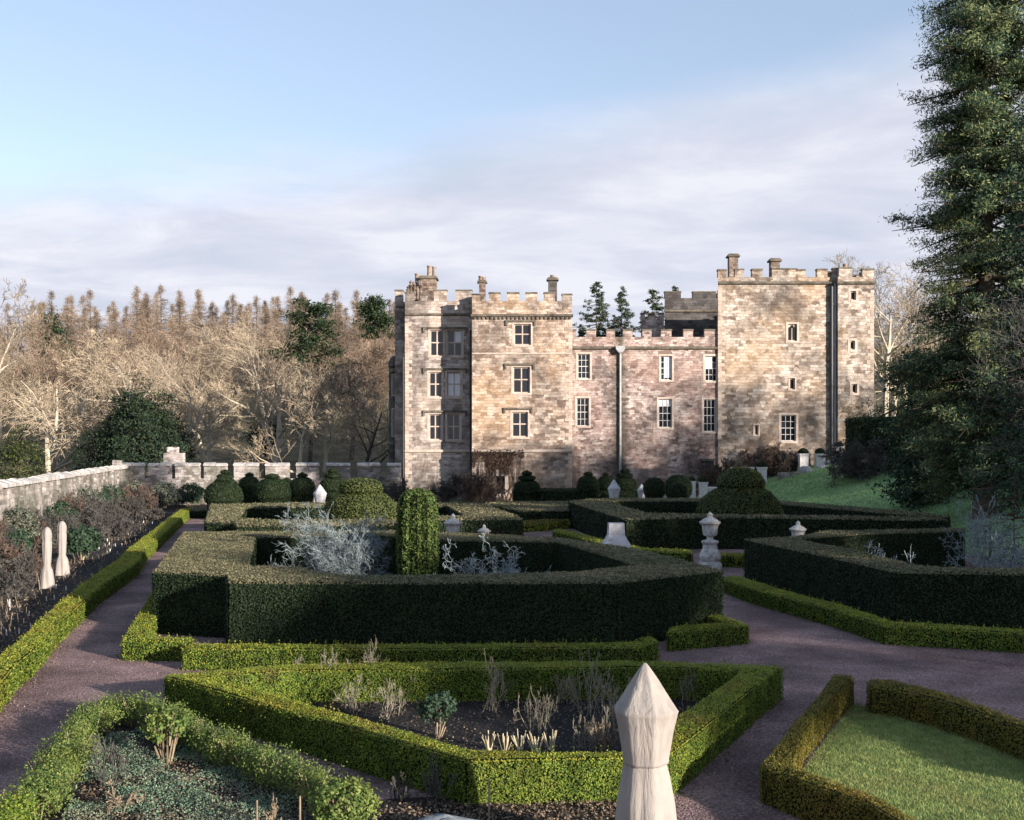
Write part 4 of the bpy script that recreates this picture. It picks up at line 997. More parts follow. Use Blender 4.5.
for Yr, dx, sc in rows:
    x = -.62 * Yr + random.uniform(0, 4)
    while x < (-.10 * Yr if Yr < 150 else -.085 * Yr):
        put_tree(random.randrange(4) if Yr < 145 else (random.choice((0, 1, 2, 4, 5)) if Yr < 160 else random.choice((4, 5, 4, 5, 3))), x + random.uniform(-2, 2), Yr + random.uniform(-4, 4), sc * random.uniform(.78, 1.08)); x += dx * random.uniform(.8, 1.2)
# right of the castle
for (px, Y, sc, k) in ((884, 128, 1.0, 3), (893, 140, .9, 0), (905, 135, 1.0, 2), (925, 150, 1., 1), (950, 150, .9, 2)): put_tree(k, X_at(px, Y), Y, sc)
# nearer bare trees at the left edge
big = bare_tree('bare_tree', 'largest bare tree leaning pale limbs in from the left edge of the photo', 91, 22, .55, .02, M['bark_pale'], M['bark_twig'], GW, (X_at(-12, 98), 98, 0), spread=1.3, nch=(10, 6, 5, 4, 3), trunk=.15)
b2 = bare_tree('bare_tree', 'bare tree with drooping pale lower branches just left of the dark yew', 95, 16, .35, .022, M['bark_pale'], M['bark_twig'], GW, (X_at(52, 108), 108, 0), spread=1.3, nch=(8, 6, 5, 4, 2), trunk=.12, up=-.02, drop=.05)
bare_tree('bare_tree', 'bare pale tree with open fan of limbs above the wall near the castle', 97, 15, .28, .022, M['bark_pale'], M['bark_twig'], GW, (X_at(300, 112), 112, 0), spread=1., nch=(9, 6, 5, 4, 3), trunk=.2)
bare_tree('bare_tree', 'bare dark-trunked tree nearest the castle bay', 98, 14, .28, .02, M['bark_grey'], M['bark_twig'], GW, (X_at(360, 112), 112, 0), spread=.9, nch=(9, 6, 5, 4, 3), trunk=.2)


def larch(seed, H):
    mb = MB(); rd = np.random.default_rng(seed); n = 210
    zf = rd.uniform(.12, .98, n); Lb = (1 - zf) * H * .42 + .25; a = rd.uniform(0, 6.28, n)
    p0 = np.c_[np.zeros(n), np.zeros(n), zf * H]; d = np.c_[np.cos(a), np.sin(a), rd.uniform(-.1, .35, n)]; p1 = p0 + d * (Lb * rd.uniform(.7, 1.1, n))[:, None]
    mb.tubes(p0, p1, .05, .02, 3)
    m = 30; t = rd.uniform(.15, 1, (n, m, 1)); c = (p0[:, None] + (p1 - p0)[:, None] * t + rd.normal(0, .3, (n, m, 3)) - np.array([0, 0, .12])).reshape(-1, 3)
    mb.leaves(c, rd.normal(0, 1, c.shape), .26, 0, asp=.10, jit=.3)
    tr = MB(); tr.tubes([(0, 0, -.2), (0, 0, H * .5)], [(0, 0, H * .5), (0, 0, H)], [.26, .16], [.16, .02], 6)
    return mb, tr


GL = 'leafless orange-brown larches along the hilltop'
lp = []
for k in range(3):
    t = thing('larch_tree', 'leafless orange-brown larch in the skyline row above the wood', 'tree', (0, 0, 0), 0, GL); a, b = larch(50 + k, 21 + k)
    part('crown', a, M['larch'], t); part('trunk', b, M['bark_dark'], t); lp.append(t)
lu = [False] * 3
for Yr, dx in ((226, 4.6), (238, 4.4), (252, 4.2), (266, 4.2), (280, 4.2)):
    x = -.50 * Yr
    while x < -.075 * Yr:
        k = random.randrange(3); X = x + random.uniform(-1.3, 1.3); Y = Yr + random.uniform(-4, 4); z = float(terrain(X, Y)) - .2; sc = random.uniform(.66, .98)
        px = 512 + F * X / Y
        if px < 60 and random.random() < .45: x += dx; continue
        if not lu[k]: lu[k] = True; lp[k].location = (X, Y, z); lp[k].scale = (sc,) * 3
        else: dup(lp[k], (X, Y, z), random.uniform(0, 6.28), sc)
        x += dx * random.uniform(.8, 1.2)


def conifer(mbc, mbt, H, Rf, z_lo, leaf, dens=1.0, droop=-.12, seed=0, br_step=.45, per=6, tr=.5, clump=.42, nleaf=22, asp=.45, droopvar=.08):
    rd = np.random.default_rng(seed); cen = []; p0s, p1s, r0s = [], [], []
    z = z_lo
    while z < H - .3:
        for _ in range(per):
            a = rd.uniform(0, 6.28); L = Rf(z / H, a) * rd.uniform(.55, 1.08)
            if L < .15: continue
            b = np.array((0, 0, z + rd.uniform(-.2, .2))); dz = droop * L + rd.normal(0, droopvar) * L
            e_ = b + np.array((math.cos(a) * L, math.sin(a) * L, dz)); p0s.append(b); p1s.append(e_); r0s.append(.02 + .018 * L)
            m = max(1, int(L / .55 * dens))
            for i in range(m):
                t = 1 - .72 * (i / max(1, m)) * rd.uniform(.8, 1.1); c = b + (e_ - b) * t + rd.normal(0, .16, 3) * (0.5 + L * .12) + np.array((0, 0, .12 * L * t * t)); cen.append((c, a, L))
        z += br_step * rd.uniform(.8, 1.2)
    Cn = np.array([c[0] for c in cen]); A = np.array([c[1] for c in cen]); n = len(Cn)
    off = rd.normal(0, 1, (n, nleaf, 3)) * np.array((clump, clump, clump * .5)); pos = (Cn[:, None] + off).reshape(-1, 3)
    out = np.c_[np.cos(A), np.sin(A), np.full(n, .75)]; nr = np.repeat(out, nleaf, 0)
    mbc.leaves(pos, nr, leaf, 0, asp, .8)
    mbt.tubes(p0s, p1s, r0s, .015, 4)
    k = 10; zz = np.linspace(-.3, H * .98, k + 1); rr = tr * (1 - zz / H * .96); sway = np.c_[np.sin(zz * .21) * .12, np.cos(zz * .17) * .12, zz]
    mbt.tubes(sway[:-1], sway[1:], rr[:-1], rr[1:], 10)


def conifer_tree(name, label, loc, H, Rf, mat, group=None, z_lo=.8, leaf=.17, barkm='bark_dark', **kw):
    t = thing(name, label, 'tree', loc, 0, group); a, b = MB(), MB(); conifer(a, b, H, Rf, z_lo, leaf, **kw)
    part('crown', a, M[mat], t); part('trunk', b, M[barkm], t); return t


# the giant fir at the right
YF = 58.0; XF = X_at(985, YF); zf_ = float(terrain(XF, YF))
def Rgiant(t, a):
    z = t * 37 + zf_; y = YH - (z - HC) * F / YF
    yk = [-120, 0, 28, 60, 100, 150, 215, 245, 270, 330, 345, 400, 470, 520]; rk = [30, 58, 80, 62, 72, 70, 84, 54, 62, 92, 118, 108, 104, 85]
    r = np.interp(y, yk, rk) / F * YF * (1.25 if math.cos(a) > 0 else 1.)
    return r * (.87 + .13 * math.sin(3 * a + z * .8) + .13 * math.sin(2 * a - z * 1.7)) * (1 if z > 7.5 or (math.cos(a) < -.2 and z > 3.4) else .42)
conifer_tree('giant_fir', 'giant fir rising out of the top of the photo at the right', (XF, YF, zf_), 37, Rgiant, 'conifer', z_lo=2.0, leaf=.12, per=11, br_step=.46, dens=1.8, clump=.26, nleaf=42, tr=.6, seed=3, droop=-.22, asp=.22, droopvar=.26)
YF2 = 45.; XF2 = X_at(1062, YF2)
conifer_tree('dark_fir', 'dark fir at the right edge standing in front of the giant one', (XF2, YF2, float(terrain(XF2, YF2))), 20, lambda t, a: (3.7 * (1 - t) ** .33 + .2) * (.85 + .25 * math.sin(4 * a + t * 17)), 'conifer_blue', z_lo=3.0, leaf=.095, per=9, br_step=.4, clump=.3, nleaf=24, tr=.35, seed=5, droop=-.2)
YF3 = 66.; XF3 = X_at(918, YF3)
conifer_tree('dark_fir', 'low bushy fir sweeping over the bank beside the clipped yew block', (XF3, YF3, float(terrain(XF3, YF3))), 9.5, lambda t, a: (2.3 * (1 - t) ** .5 + .2) * (.85 + .25 * math.sin(3 * a + t * 9)), 'conifer_blue', z_lo=.3, leaf=.14, per=8, br_step=.35, clump=.36, nleaf=22, tr=.25, seed=6, droop=-.1)
for (px, Y, ytop, lab, sd) in ((1014, 41, 465, 'young fir sapling with a bare leader, right of the pale bare shrub', 11), (991, 46, 474, 'thin fir sapling behind the pale bare shrub', 12)):
    X = X_at(px, Y); z0 = float(terrain(X, Y)); H = Z_at(ytop, Y) - z0
    conifer_tree('fir_sapling', lab, (X, Y, z0), H, lambda t, a: 1.05 * (1 - t) ** .8 + .06, 'conifer_blue', 'fir saplings at the bank', z_lo=.3, leaf=.05, per=5, br_step=.45, clump=.11, nleaf=22, tr=.06, seed=sd, droop=.1)
# spruces behind the castle
GS = 'spruces rising behind the castle'
for (px, wpx, yt, Y, lab, sd) in ((597, 36, 281, 132, 'spruce with the fullest crown behind the middle range of the castle', 21), (622, 25, 285, 136, 'narrower spruce just right of the fullest one behind the castle', 22), (653.5, 28, 284, 140, 'spruce rising behind the small roof turret', 23), (675, 14, 281, 150, 'spruce tip showing over the dark far tower', 24), (582, 16, 322, 128, 'low spruce close to the central tower', 25)):
    X = X_at(px, Y); z0 = float(terrain(X, Y)); H = Z_at(yt, Y) - z0; w = wpx / 2 / F * Y
    conifer_tree('spruce_tree', lab, (X, Y, z0), H, lambda t, a, w=w: w * min(1.5, (1 - t) * 5.6 + .03) * (.8 + .3 * math.sin(5 * a + t * 40)), 'spruce', GS, z_lo=H * .5, leaf=.12, per=8, br_step=.5, clump=.15, nleaf=34, tr=.25, seed=sd, droop=-.25)


def lumpy_tree(name, label, loc, rx, ry, H, mat, nclump, rc, leaf, nleaf, z_lo, group=None, seed=0, tr=.4, flat=.5, conic=0., limbs=True):
    rd = np.random.default_rng(seed); t = thing(name, label, 'tree', loc, 0, group)
    u = rd.normal(0, 1, (nclump, 3)); u /= np.linalg.norm(u, axis=1, keepdims=True); rad = rd.uniform(.25, 1, nclump) ** .33
    zc = (z_lo + H) / 2; hz = (H - z_lo) / 2
    ph = rd.uniform(0, 6.28, 6); az = np.arctan2(u[:, 1], u[:, 0]); lump = .85 + .14 * np.sin(3 * az + ph[0] + 3 * u[:, 2]) + .1 * np.sin(5 * az + ph[1] - 4 * u[:, 2])
    c = u * rad[:, None] * lump[:, None] * np.array((rx, ry, hz)); f = 1 - conic * (c[:, 2] / hz * .5 + .5); c[:, :2] *= f[:, None]; c[:, 2] += zc
    off = rd.normal(0, 1, (nclump, nleaf, 3)) * rc * np.array((1, 1, flat)); pos = (c[:, None] + off).reshape(-1, 3); nr = np.repeat(u + np.array((0, 0, .35)), nleaf, 0)
    mb = MB(); mb.leaves(pos, nr, leaf, 0, .45, .7); part('crown', mb, M[mat], t)
    mb = MB(); zz = np.linspace(-.2, H * .8, 7); sw = np.c_[np.sin(zz * .3) * .1 * tr * 3, np.cos(zz * .27) * .1 * tr * 3, zz]; rr = tr * (1 - zz / H * .9)
    mb.tubes(sw[:-1], sw[1:], rr[:-1], rr[1:], 8)
    k = rd.choice(nclump, min(nclump, 40), replace=False); b = np.c_[np.zeros(len(k)), np.zeros(len(k)), np.clip(c[k, 2] - rd.uniform(.5, 2, len(k)) * (H / 12), z_lo * .7, H * .8)]
    mb.tubes(b, c[k], tr * .22, .03, 4); part('trunk', mb, M['bark_dark'], t)
    return t


YW = 103.
lumpy_tree('yew_tree', 'broad dark yew with a domed crown above the garden wall at the left', (X_at(141, YW), YW, -.2), 8.0, 6.2, Z_at(378, YW), 'yew_tree', 1300, .42, .13, 50, -4.5, seed=1, tr=.6, conic=.50)
lumpy_tree('yew_tree', 'low dark evergreen with yellowish lights behind the wall at the left edge', (X_at(20, 104), 104, -.2), 3.6, 3.0, Z_at(420, 104), 'holly', 230, .45, .12, 34, -1.5, seed=2, tr=.3, conic=.5)
lumpy_tree('evergreen_tree', 'small dark evergreen low in the wood between yew and castle', (X_at(265, 135), 135, float(terrain(X_at(265, 135), 135))), 2.2, 2.2, 8, 'conifer_blue', 120, .5, .16, 30, 3, seed=12, tr=.2)
lumpy_tree('evergreen_tree', 'dim green conifer among bare trees above the left edge', (X_at(52, 200), 200, float(terrain(X_at(52, 200), 200))), 4.5, 4, 19.5, 'pine', 160, .8, .24, 30, 5, seed=14, tr=.3, conic=.7)


def pine(label, px, yt, yb, wpx, Y, seed):
    X = X_at(px, Y); z0 = float(terrain(X, Y)); t = thing('pine_tree', label, 'tree', (X, Y, z0), 0, 'dark pines standing up out of the bare wood'); rd = np.random.default_rng(seed)
    zt, zl = Z_at(yt, Y) - z0, Z_at(yb, Y) - z0; w = wpx / 2 / F * Y; c = []; p0, p1 = [], []
    for k in range(30):
        z = zl + (zt - zl) * (k / 30) ** .9; tt = (z - zl) / (zt - zl); L = w * (1.05 - tt * .75) * rd.uniform(.5, 1.1); a = rd.uniform(0, 6.28); b = np.array((0, 0, z - .6)); e_ = np.array((math.cos(a) * L, math.sin(a) * L, z + rd.uniform(-.1, .5))); p0.append(b); p1.append(e_)
        for i in range(8): c.append(b + (e_ - b) * rd.uniform(.35, 1.05) + rd.normal(0, .35, 3) * (1, 1, .5))
    c = np.array(c); pos = (c[:, None] + rd.normal(0, 1, (len(c), 28, 3)) * np.array((.6, .6, .3))).reshape(-1, 3); mb = MB(); mb.leaves(pos, np.tile((0, 0, .8), (len(pos), 1)), .24, 0, .4, .7); part('crown', mb, M['pine'], t)
    mb = MB(); mb.tubes(p0, p1, .12, .04, 4); zz = np.linspace(-.2, zt * .97, 7); sw = np.c_[np.sin(zz * .25) * .2, zz * 0, zz]; rr = .32 * (1 - zz / zt * .85); mb.tubes(sw[:-1], sw[1:], rr[:-1], rr[1:], 8); part('trunk', mb, M['bark_dark'], t)


pine('larger dark pine with layered branches standing above the bare wood', 310, 303, 364, 84, 150, 31)
pine('smaller dark pine near the castle on the wood skyline', 376, 299, 336, 44, 180, 32)
# belt of trees outside the picture on the sunny side: they cast the long garden shadow
GSHADE = 'unseen shade-casting trees right of the garden'
fb = conifer_tree('shade_fir', 'unseen fir placed right of the garden to shade it', (60, -24, 0), 11, lambda t, a: (3.6 * (1 - t) ** .5 + .2) * (.85 + .2 * math.sin(3 * a + t * 9)), 'conifer_blue', GSHADE, z_lo=.3, leaf=.3, per=7, br_step=.5, clump=.5, nleaf=12, tr=.3, seed=41)
belt = [(62, -25.5, 17.2), (60, -21, 18.2), (61, -16, 18.), (59, -11.5, 18.6), (61, -7, 17.8), (60, -2, 19.), (62, 3, 18.2), (60, 8, 19.), (61, 13, 18.), (60, 18, 18.8), (61, 23, 18.4), (60, 28, 20.), (61, 33, 20.), (60, 37, 21.0), (60, 49, 20.6), (61, 53, 18.6), (62, 58, 17.2), (63, 64, 15.4), (64, 70, 14.2)]
for i, (X, Y, zt) in enumerate(belt):
    z0 = float(terrain(X, Y)); sc = (zt - z0) / 11
    if i == 0: fb.location = (X, Y, z0); fb.scale = (1, 1, sc)
    else: dup(fb, (X, Y, z0), random.uniform(0, 6.28), (1.0, 1.0, sc))

bp_ = conifer_tree('shade_pine', 'unseen high-crowned pine placed right of the garden for its shade', (61, -28.5, 0), 14, lambda t, a: (4.0 * max(0, min(1, (1 - t) * 3.2)) ** .5 + .2) * (.85 + .2 * math.sin(3 * a + t * 9)), 'conifer_blue', GSHADE, z_lo=10.2, leaf=.3, per=8, br_step=.4, clump=.5, nleaf=12, tr=.3, seed=43)  # unseen; crown set high to shade the hedge but spare the lawn
for i, (X, Y, zt) in enumerate([(61, -28.2, 20.4), (62, -30.6, 20.6), (58, -24.5, 20.2), (60, -17, 20.5), (61, -9, 20.0)]):
    z0 = float(terrain(X, Y)); o = bp_ if i == 0 else dup(bp_, (X, Y, z0), i * 1.3)
    o.location = (X, Y, zt - 14 + .2)

for i, (X, Y, sc) in enumerate(((66, 33, .95), (67, 41, 1.05), (66, 50, .95), (69, 57, .9), (70, 66, .75))):  # unseen trees added to throw dappled shade on the castle wall
    o = dup(protos[i % 4], (X, Y, float(terrain(X, Y)) - .3), i * 1.7, sc, 'unseen bare tree placed right of the garden to dapple the castle', GSHADE)

# ------------------------------------------------------------------ shrubs
def bare_shrub(name, label, X, Y, H, W_, seed, mat, r0=.035, rmin=.006, stems=7, group=None, z0=None, levels=4, nch=(4, 4, 3, 3), wobl=.22, up=.05, cat='shrub'):
    z0 = float(terrain(X, Y)) if z0 is None else z0
    sg = grow(seed, H * 1.15, r0, levels=levels, trunk=.15, spread=W_ / H, ang=(20, 60), up=up, wobl=wobl, stems=stems, nch=nch, lf=(.55, .6, .6, .55))
    P_ = np.array([s[1][:] for s in sg]); mx = P_[:, 2].max(); k = H / max(.1, mx); wmax = np.percentile(np.abs(P_[:, :2]), 98); kw = min(1.6, (W_ / 2) / max(.05, wmax))
    S = lambda v: Vector((v.x * kw, v.y * kw, v.z * k))
    sg = [(S(a), S(b), c, d, l) for a, b, c, d, l in sg]
    mb = MB(); seg_mesh(mb, sg, rmin, 6, 3); mb.b = [(V + np.array((X, Y, z0)), f, m) for V, f, m in mb.b]
    return solo(name, mb, mat, label, cat, group, origin=(X, Y, z0))


def leafy(name, label, X, Y, H, W_, seed, mat, leaf=.05, n=1500, stemmat='stem', group=None, z_lo=.15, stems=9, cat='shrub', z0=None):
    z0 = float(terrain(X, Y)) if z0 is None else z0
    t = thing(name, label, cat, (X, Y, z0), 0, group); rd = np.random.default_rng(seed)
    a = rd.uniform(0, 6.28, stems); rr = rd.uniform(.1, .8, stems) * W_ / 2; p0 = np.c_[np.cos(a) * rr * .25, np.sin(a) * rr * .25, np.full(stems, -.05)]; p1 = np.c_[np.cos(a) * rr, np.sin(a) * rr, H * rd.uniform(.6, .95, stems)]
    mb = MB(); mb.tubes(p0, (p0 + p1) / 2 + rd.normal(0, .03, (stems, 3)), .014, .012, 5); mb.tubes((p0 + p1) / 2, p1, .012, .006, 5); part('stems', mb, M[stemmat], t)
    nc = max(10, n // 14); u = rd.normal(0, 1, (nc, 3)); u /= np.linalg.norm(u, axis=1, keepdims=True); c = u * (rd.uniform(.3, 1, (nc, 1)) ** .4) * np.array((W_ / 2, W_ / 2, (H - z_lo * H) / 2)); c[:, 2] += (H + z_lo * H) / 2
    pos = (c[:, None] + rd.normal(0, W_ * .05, (nc, 14, 3))).reshape(-1, 3); mb = MB(); mb.leaves(pos, np.repeat(u, 14, 0) + np.array((0, 0, .3)), leaf, 0, .6, .8); part('foliage', mb, M[mat], t)
    return t


GSH = 'pale lichened bare shrubs inside the hedges'
bare_shrub('lichened_shrub', 'dense whitish bare shrub left of the columnar yew', X_at(335, 36.5), 36.5, Z_at(500, 36.5), 3.3, 201, M['lichen'], .018, .0042, 15, GSH, levels=4, nch=(5, 5, 5, 3), up=-.01, wobl=.26)
bare_shrub('lichened_shrub', 'whitish bare shrub with thick twisting limbs right of the columnar yew', X_at(493, 33.5), 33.5, Z_at(526, 33.5), 2.9, 205, M['lichen'], .042, .0075, 12, GSH, levels=4, nch=(4, 4, 4, 2), up=-.03, wobl=.36)
bare_shrub('lichened_shrub', 'tall grey bare shrub rising over the hedge at the right edge', X_at(992, 37.5), 37.5, Z_at(492, 37.5), 3.6, 208, M['lichen'] if False else M['bark_lich'] if 'bark_lich' in M else M['lichen'], .026, .0055, 12, GSH, levels=4, nch=(5, 4, 4, 3), up=.02, wobl=.26)
bare_shrub('lichened_shrub', 'low spreading bare shrub just peeping over the right-hand hedge', X_at(882, 41), 41, Z_at(540, 41), 2.6, 211, M['lichen'], .05, .011, 6, GSH, levels=3, nch=(4, 4, 4), up=-.03, wobl=.3)
bare_tree('bare_tree', 'bare grey tree reaching thin branches in over the dark fir at the right edge', 77, 12.5, .10, .006, M['bark_grey'], M['bark_grey'], None, (X_at(1075, 41), 41, 0.0), spread=1.2, nch=(10, 6, 5, 4, 2), trunk=.5)
# by the castle foot
GC = 'bare shrubs along the castle foot'
bare_shrub('bare_shrub', 'reddish bare shrub left of the small castle doorway', X_at(480, 94), 94, 3.0, 3.6, 220, M['bark_red'], .04, .016, 12, GC, nch=(5, 5, 4, 3))
bare_shrub('bare_shrub', 'grey-brown bare shrub at the foot of the left wing', X_at(449, 94.5), 94.5, 2.6, 4.2, 221, M['bark_grey'], .04, .016, 12, GC, nch=(5, 5, 4, 3))
bare_shrub('bare_shrub', 'grey bare shrub in the corner where garden wall meets castle', X_at(395, 90), 90, 2.5, 3.6, 226, M['bark_grey'], .04, .016, 11, GC, nch=(5, 5, 4, 3))
bare_shrub('bare_shrub', 'dark brown bare shrub left of the white planter on the terrace', X_at(726, 96.5), 96.5, 3.0, 4.6, 222, M['bark_red'], .04, .016, 14, GC, nch=(5, 5, 5, 3))
bare_shrub('bare_shrub', 'tallest dark bare shrub below the slit window of the great tower', X_at(771, 97.3), 97.3, 3.2, 4.4, 223, M['bark_red'], .04, .016, 14, GC, nch=(5, 5, 5, 3))
bare_shrub('bare_shrub', 'twiggy shrub below the big sash window of the great tower', X_at(789, 97.0), 97.0, 2.2, 3.0, 224, M['bark_grey'], .04, .016, 12, GC, nch=(5, 5, 4, 3))
bare_shrub('bare_shrub', 'wide grey-brown bare thicket on top of the bank', X_at(866, 82), 82, 3.2, 5.6, 225, M['bark_grey'], .045, .014, 20, GC, nch=(5, 5, 5, 3))
# dead creeper on the central tower
mb = MB(); n = 5200; x = rng.uniform(X_at(473, 97.9), X_at(524, 97.9), n); z = rng.uniform(Z_at(475, 97.9), Z_at(450, 97.9), n); k = (np.sin(x * 1.7) * .55 + np.sin(x * 4.1) * .45 + np.abs(rng.normal(0, .7, n))) + Z_at(471, 97.9) + .25 * np.abs(x - X_at(490, 97.9)) < z
z = z[k]; x = x[k]; mb.leaves(np.c_[x, np.full(len(x), YC - .14) + rng.normal(0, .04, len(x)), z], np.tile((0, -1, .2), (len(x), 1)), .10, 0, .5, .5)
for k in range(26):
    xx = X_at(rng.uniform(474, 522), 97.9); z1 = Z_at(rng.uniform(452, 462), 97.9); pts = [np.array((xx + rng.normal(0, .3) * t, YC - .1, z1 * (1 - t))) for t in np.linspace(0, 1, 7)]
    mb.tubes(pts[:-1], pts[1:], .03, .03, 4)
M['creeper'] = leafmat('dead_creeper', [(.035, .02, .014), (.06, .036, .024), (.09, .06, .042)], trans=.1, pscale=1.)
solo('wall_creeper', mb, M['creeper'], 'dark dead creeper hanging over the small doorway of the central tower', 'creeper')
# clipped yew block right of the tower
ribbon('yew_block', [(X_at(862, 82), 82), (X_at(910, 82), 82)], [(X_at(862, 82), 86), (X_at(910, 82), 86)], Z_at(418, 82), .12, [M['under'], M['topiary'], M['topiary']], 'tall square-cut yew block right of the great tower', z0=3., px=False, cover=1.8)

# left border planting under the wall
GBd = 'winter shrubs in the border under the left wall'
spec = [('b', 6, 600, 1.9, 2.2, 'bark_grey', 'dark bare shrub at the left edge in front of the two wrapped statues'), ('l', 10, 560, 1.5, 1.8, 'shrub_blue', 'dull evergreen shrub at the left edge against the wall'), ('b', 28, 548, 2.1, 2.0, 'bark_grey', 'tall bare shrub left of the two wrapped statues'),
        ('l', 42, 535, 1.8, 1.8, 'shrub_green', 'yellow-green shrub against the wall behind the wrapped statues'), ('l', 82, 560, 1.6, 1.5, 'shrub_blue', 'variegated bush right of the wrapped statues'), ('b', 92, 535, 2.2, 2.6, 'bark_grey', 'wide bare shrub between the wrapped statues and the wall corner'), ('b', 110, 528, 2.0, 2.6, 'bark_lich2', 'greyish shrub halfway along the far border'),
        ('l', 98, 522, 2.0, 2.4, 'shrub_blue', 'dark leafy shrub near the far end of the border'), ('b', 128, 516, 2.0, 2.6, 'bark_grey', 'bare grey shrub close to the wall corner'), ('b', 143, 512, 2.4, 2.4, 'bark_red', 'reddish bare shrub in front of the far wall corner'), ('l', 165, 508, 2.1, 2.6, 'shrub_grey', 'grey-leaved climber bush against the far wall'), ('l', 190, 506.5, 2.0, 2.4, 'shrub_blue', 'ivy-green bush against the far wall by the cross hedge'),
        ('b', 60, 545, 1.7, 2.2, 'bark_grey', 'low twiggy shrub right behind the wrapped statues'), ('b', 118, 540, 1.3, 2.0, 'bark_grey', 'low open twiggy shrub in mid border'), ('l', 70, 528, 1.9, 2.2, 'shrub_blue', 'blue-green bush under the leaning coping stones'), ('b', 20, 575, 1.4, 1.8, 'bark_red', 'brown bare stems near the left edge of the border'), ('b', 150, 520, 1.2, 1.8, 'bark_grey', 'low grey shrub beside the long box hedge at the far end')]
M['shrub_grey'] = leafmat('grey_leaves', [(.06, .075, .05), (.11, .125, .09), (.17, .18, .14)], trans=.2, pscale=1.)
for i, (k, px, py, H, W_, m, lab) in enumerate(spec):
    X, Y, _ = P(px, py)
    if k == 'b': bare_shrub('border_shrub', lab, X, Y, H * .92, W_, 300 + i, M.get(m, M['bark_grey']), .025, .007 + Y * .00007, 11, GBd, nch=(5, 5, 4, 3))
    else: leafy('border_shrub', lab, X, Y, H * .92, W_, 300 + i, m, .04 + Y * .0006, 2400, group=GBd)
for i in range(17):
    Y = 36 + i * 3.25 + random.uniform(-.6, .6); X = wallX(Y) + random.uniform(.7, 1.3); H = random.uniform(1.9, 2.7)
    if i % 3 == 1: leafy('wall_shrub', 'leafy shrub grown tall against the face of the left garden wall', X, Y, H, random.uniform(1.6, 2.4), 340 + i, ('shrub_grey', 'shrub_blue')[i % 2], .05 + Y * .0004, 1700, group='shrubs against the face of the left garden wall')
    else: bare_shrub('wall_shrub', 'bare twiggy shrub grown tall against the face of the left garden wall', X, Y, H, random.uniform(1.8, 2.8), 340 + i, M[('bark_grey', 'cane', 'bark_red')[i % 3]], .022, .006 + Y * .00005, 9, 'shrubs against the face of the left garden wall', nch=(5, 4, 4, 3))
# dead stalks and plant tags over the soil
n = 900; Yv = 5500 / (rng.uniform(512, 660, n) - 445); t = rng.uniform(.05, .92, n); hx = np.interp(Yv, [p_[1] for p_ in hedge_l], [p_[0] for p_ in hedge_l]); Xv = wallX(Yv) + (hx - wallX(Yv)) * t
b = np.c_[Xv, Yv, np.zeros(n)]; h = rng.uniform(.08, .6, n) ** 1.5; mb = MB(); tp = b + np.c_[rng.normal(0, .08, (n, 2)), h]; mb.tubes(b, tp, .008, .005, 4)
solo('dead_stalks', mb, M['stem'], 'cut dead stalks scattered over the dark border soil', 'stalks', kind='stuff')
n = 2600; Yv = 5500 / (rng.uniform(512, 680, n) - 445); t = rng.uniform(.02, .97, n); hx = np.interp(Yv, [p_[1] for p_ in hedge_l], [p_[0] for p_ in hedge_l]); Xv = wallX(Yv) + (hx - wallX(Yv)) * t
mb = MB(); mb.leaves(np.c_[Xv, Yv, rng.uniform(.01, .05, n)], np.tile((0, 0, 1.), (n, 1)), .045, 0, .7, .4); solo('leaf_litter', mb, M['litter'], 'dead leaves lying on the left border soil', 'leaves', kind='stuff')
n = 55; Yv = 5500 / (rng.uniform(520, 640, n) - 445); t = rng.uniform(.45, .95, n); hx = np.interp(Yv, [p_[1] for p_ in hedge_l], [p_[0] for p_ in hedge_l]); Xv = wallX(Yv) + (hx - wallX(Yv)) * t
mb = MB(); mb.box(-.018, .018, -.004, .004, 0, .15); mb.add([(-.018, -.004, .15), (.018, -.004, .15), (0, -.004, .18)], [[0, 1, 2]]); tg = solo('plant_tag', mb, M['white_paint'], 'small white plant tag stuck in the dark border soil', 'plant tag', 'white plant tags in the border', origin=(0, 0, 0))
for i in range(n):
    o = tg if i == 0 else tg.copy()
    if i: C.objects.link(o)
    o.location = (float(Xv[i]), float(Yv[i]), 0); o.rotation_euler = (float(rng.normal(0, .12)), float(rng.normal(0, .12)), float(rng.uniform(-.5, .5)))

# rose bed
GR = 'bare rose bushes in the box-edged bed'
roses = [(262, 690, .55, .6), (300, 692, .8, .7), (335, 697, 1.0, .8), (352, 712, .75, .7), (372, 690, 1.15, .8), (385, 718, .7, .8), (398, 700, .6, .7), (465, 690, .7, .7), (490, 712, 1.2, .75), (508, 700, .8, .7), (538, 735, .9, .8), (560, 704, .6, .7), (590, 716, 1.25, .9), (610, 728, 1.05, .9), (596, 750, .75, .9), (575, 690, .8, .7), (690, 700, .7, .7), (716, 688, .8, .7), (700, 690, .6, .6)]
rl = ['leggy bare rose bush in the box-edged bed', 'tall bare rose bush with upright canes in the box-edged bed']
for i, (px, py, H, W_) in enumerate(roses):
    X, Y, _ = P(px, py); bare_shrub('rose_bush', rl[1] if H >= .9 else rl[0], X, Y, H, W_, 400 + i, M['cane'], .010, .003, 8, GR, z0=0, levels=3, nch=(3, 3, 3), up=.06, wobl=.2)
X, Y, _ = P(437, 738); leafy('leafy_rose', 'green leafy bush standing among the bare roses', X, Y, .82, .62, 440, 'shrub_blue', .035, 900, 'stem', z_lo=.35, stems=7)
X, Y, _ = P(602, 752); leafy('pale_bush', 'pale yellowish twiggy bush left of the wrapped statue', X, Y, .55, .6, 441, 'pale_leaf' if 'pale_leaf' in M else 'litter', .022, 420, 'stem', z_lo=.2, stems=14)
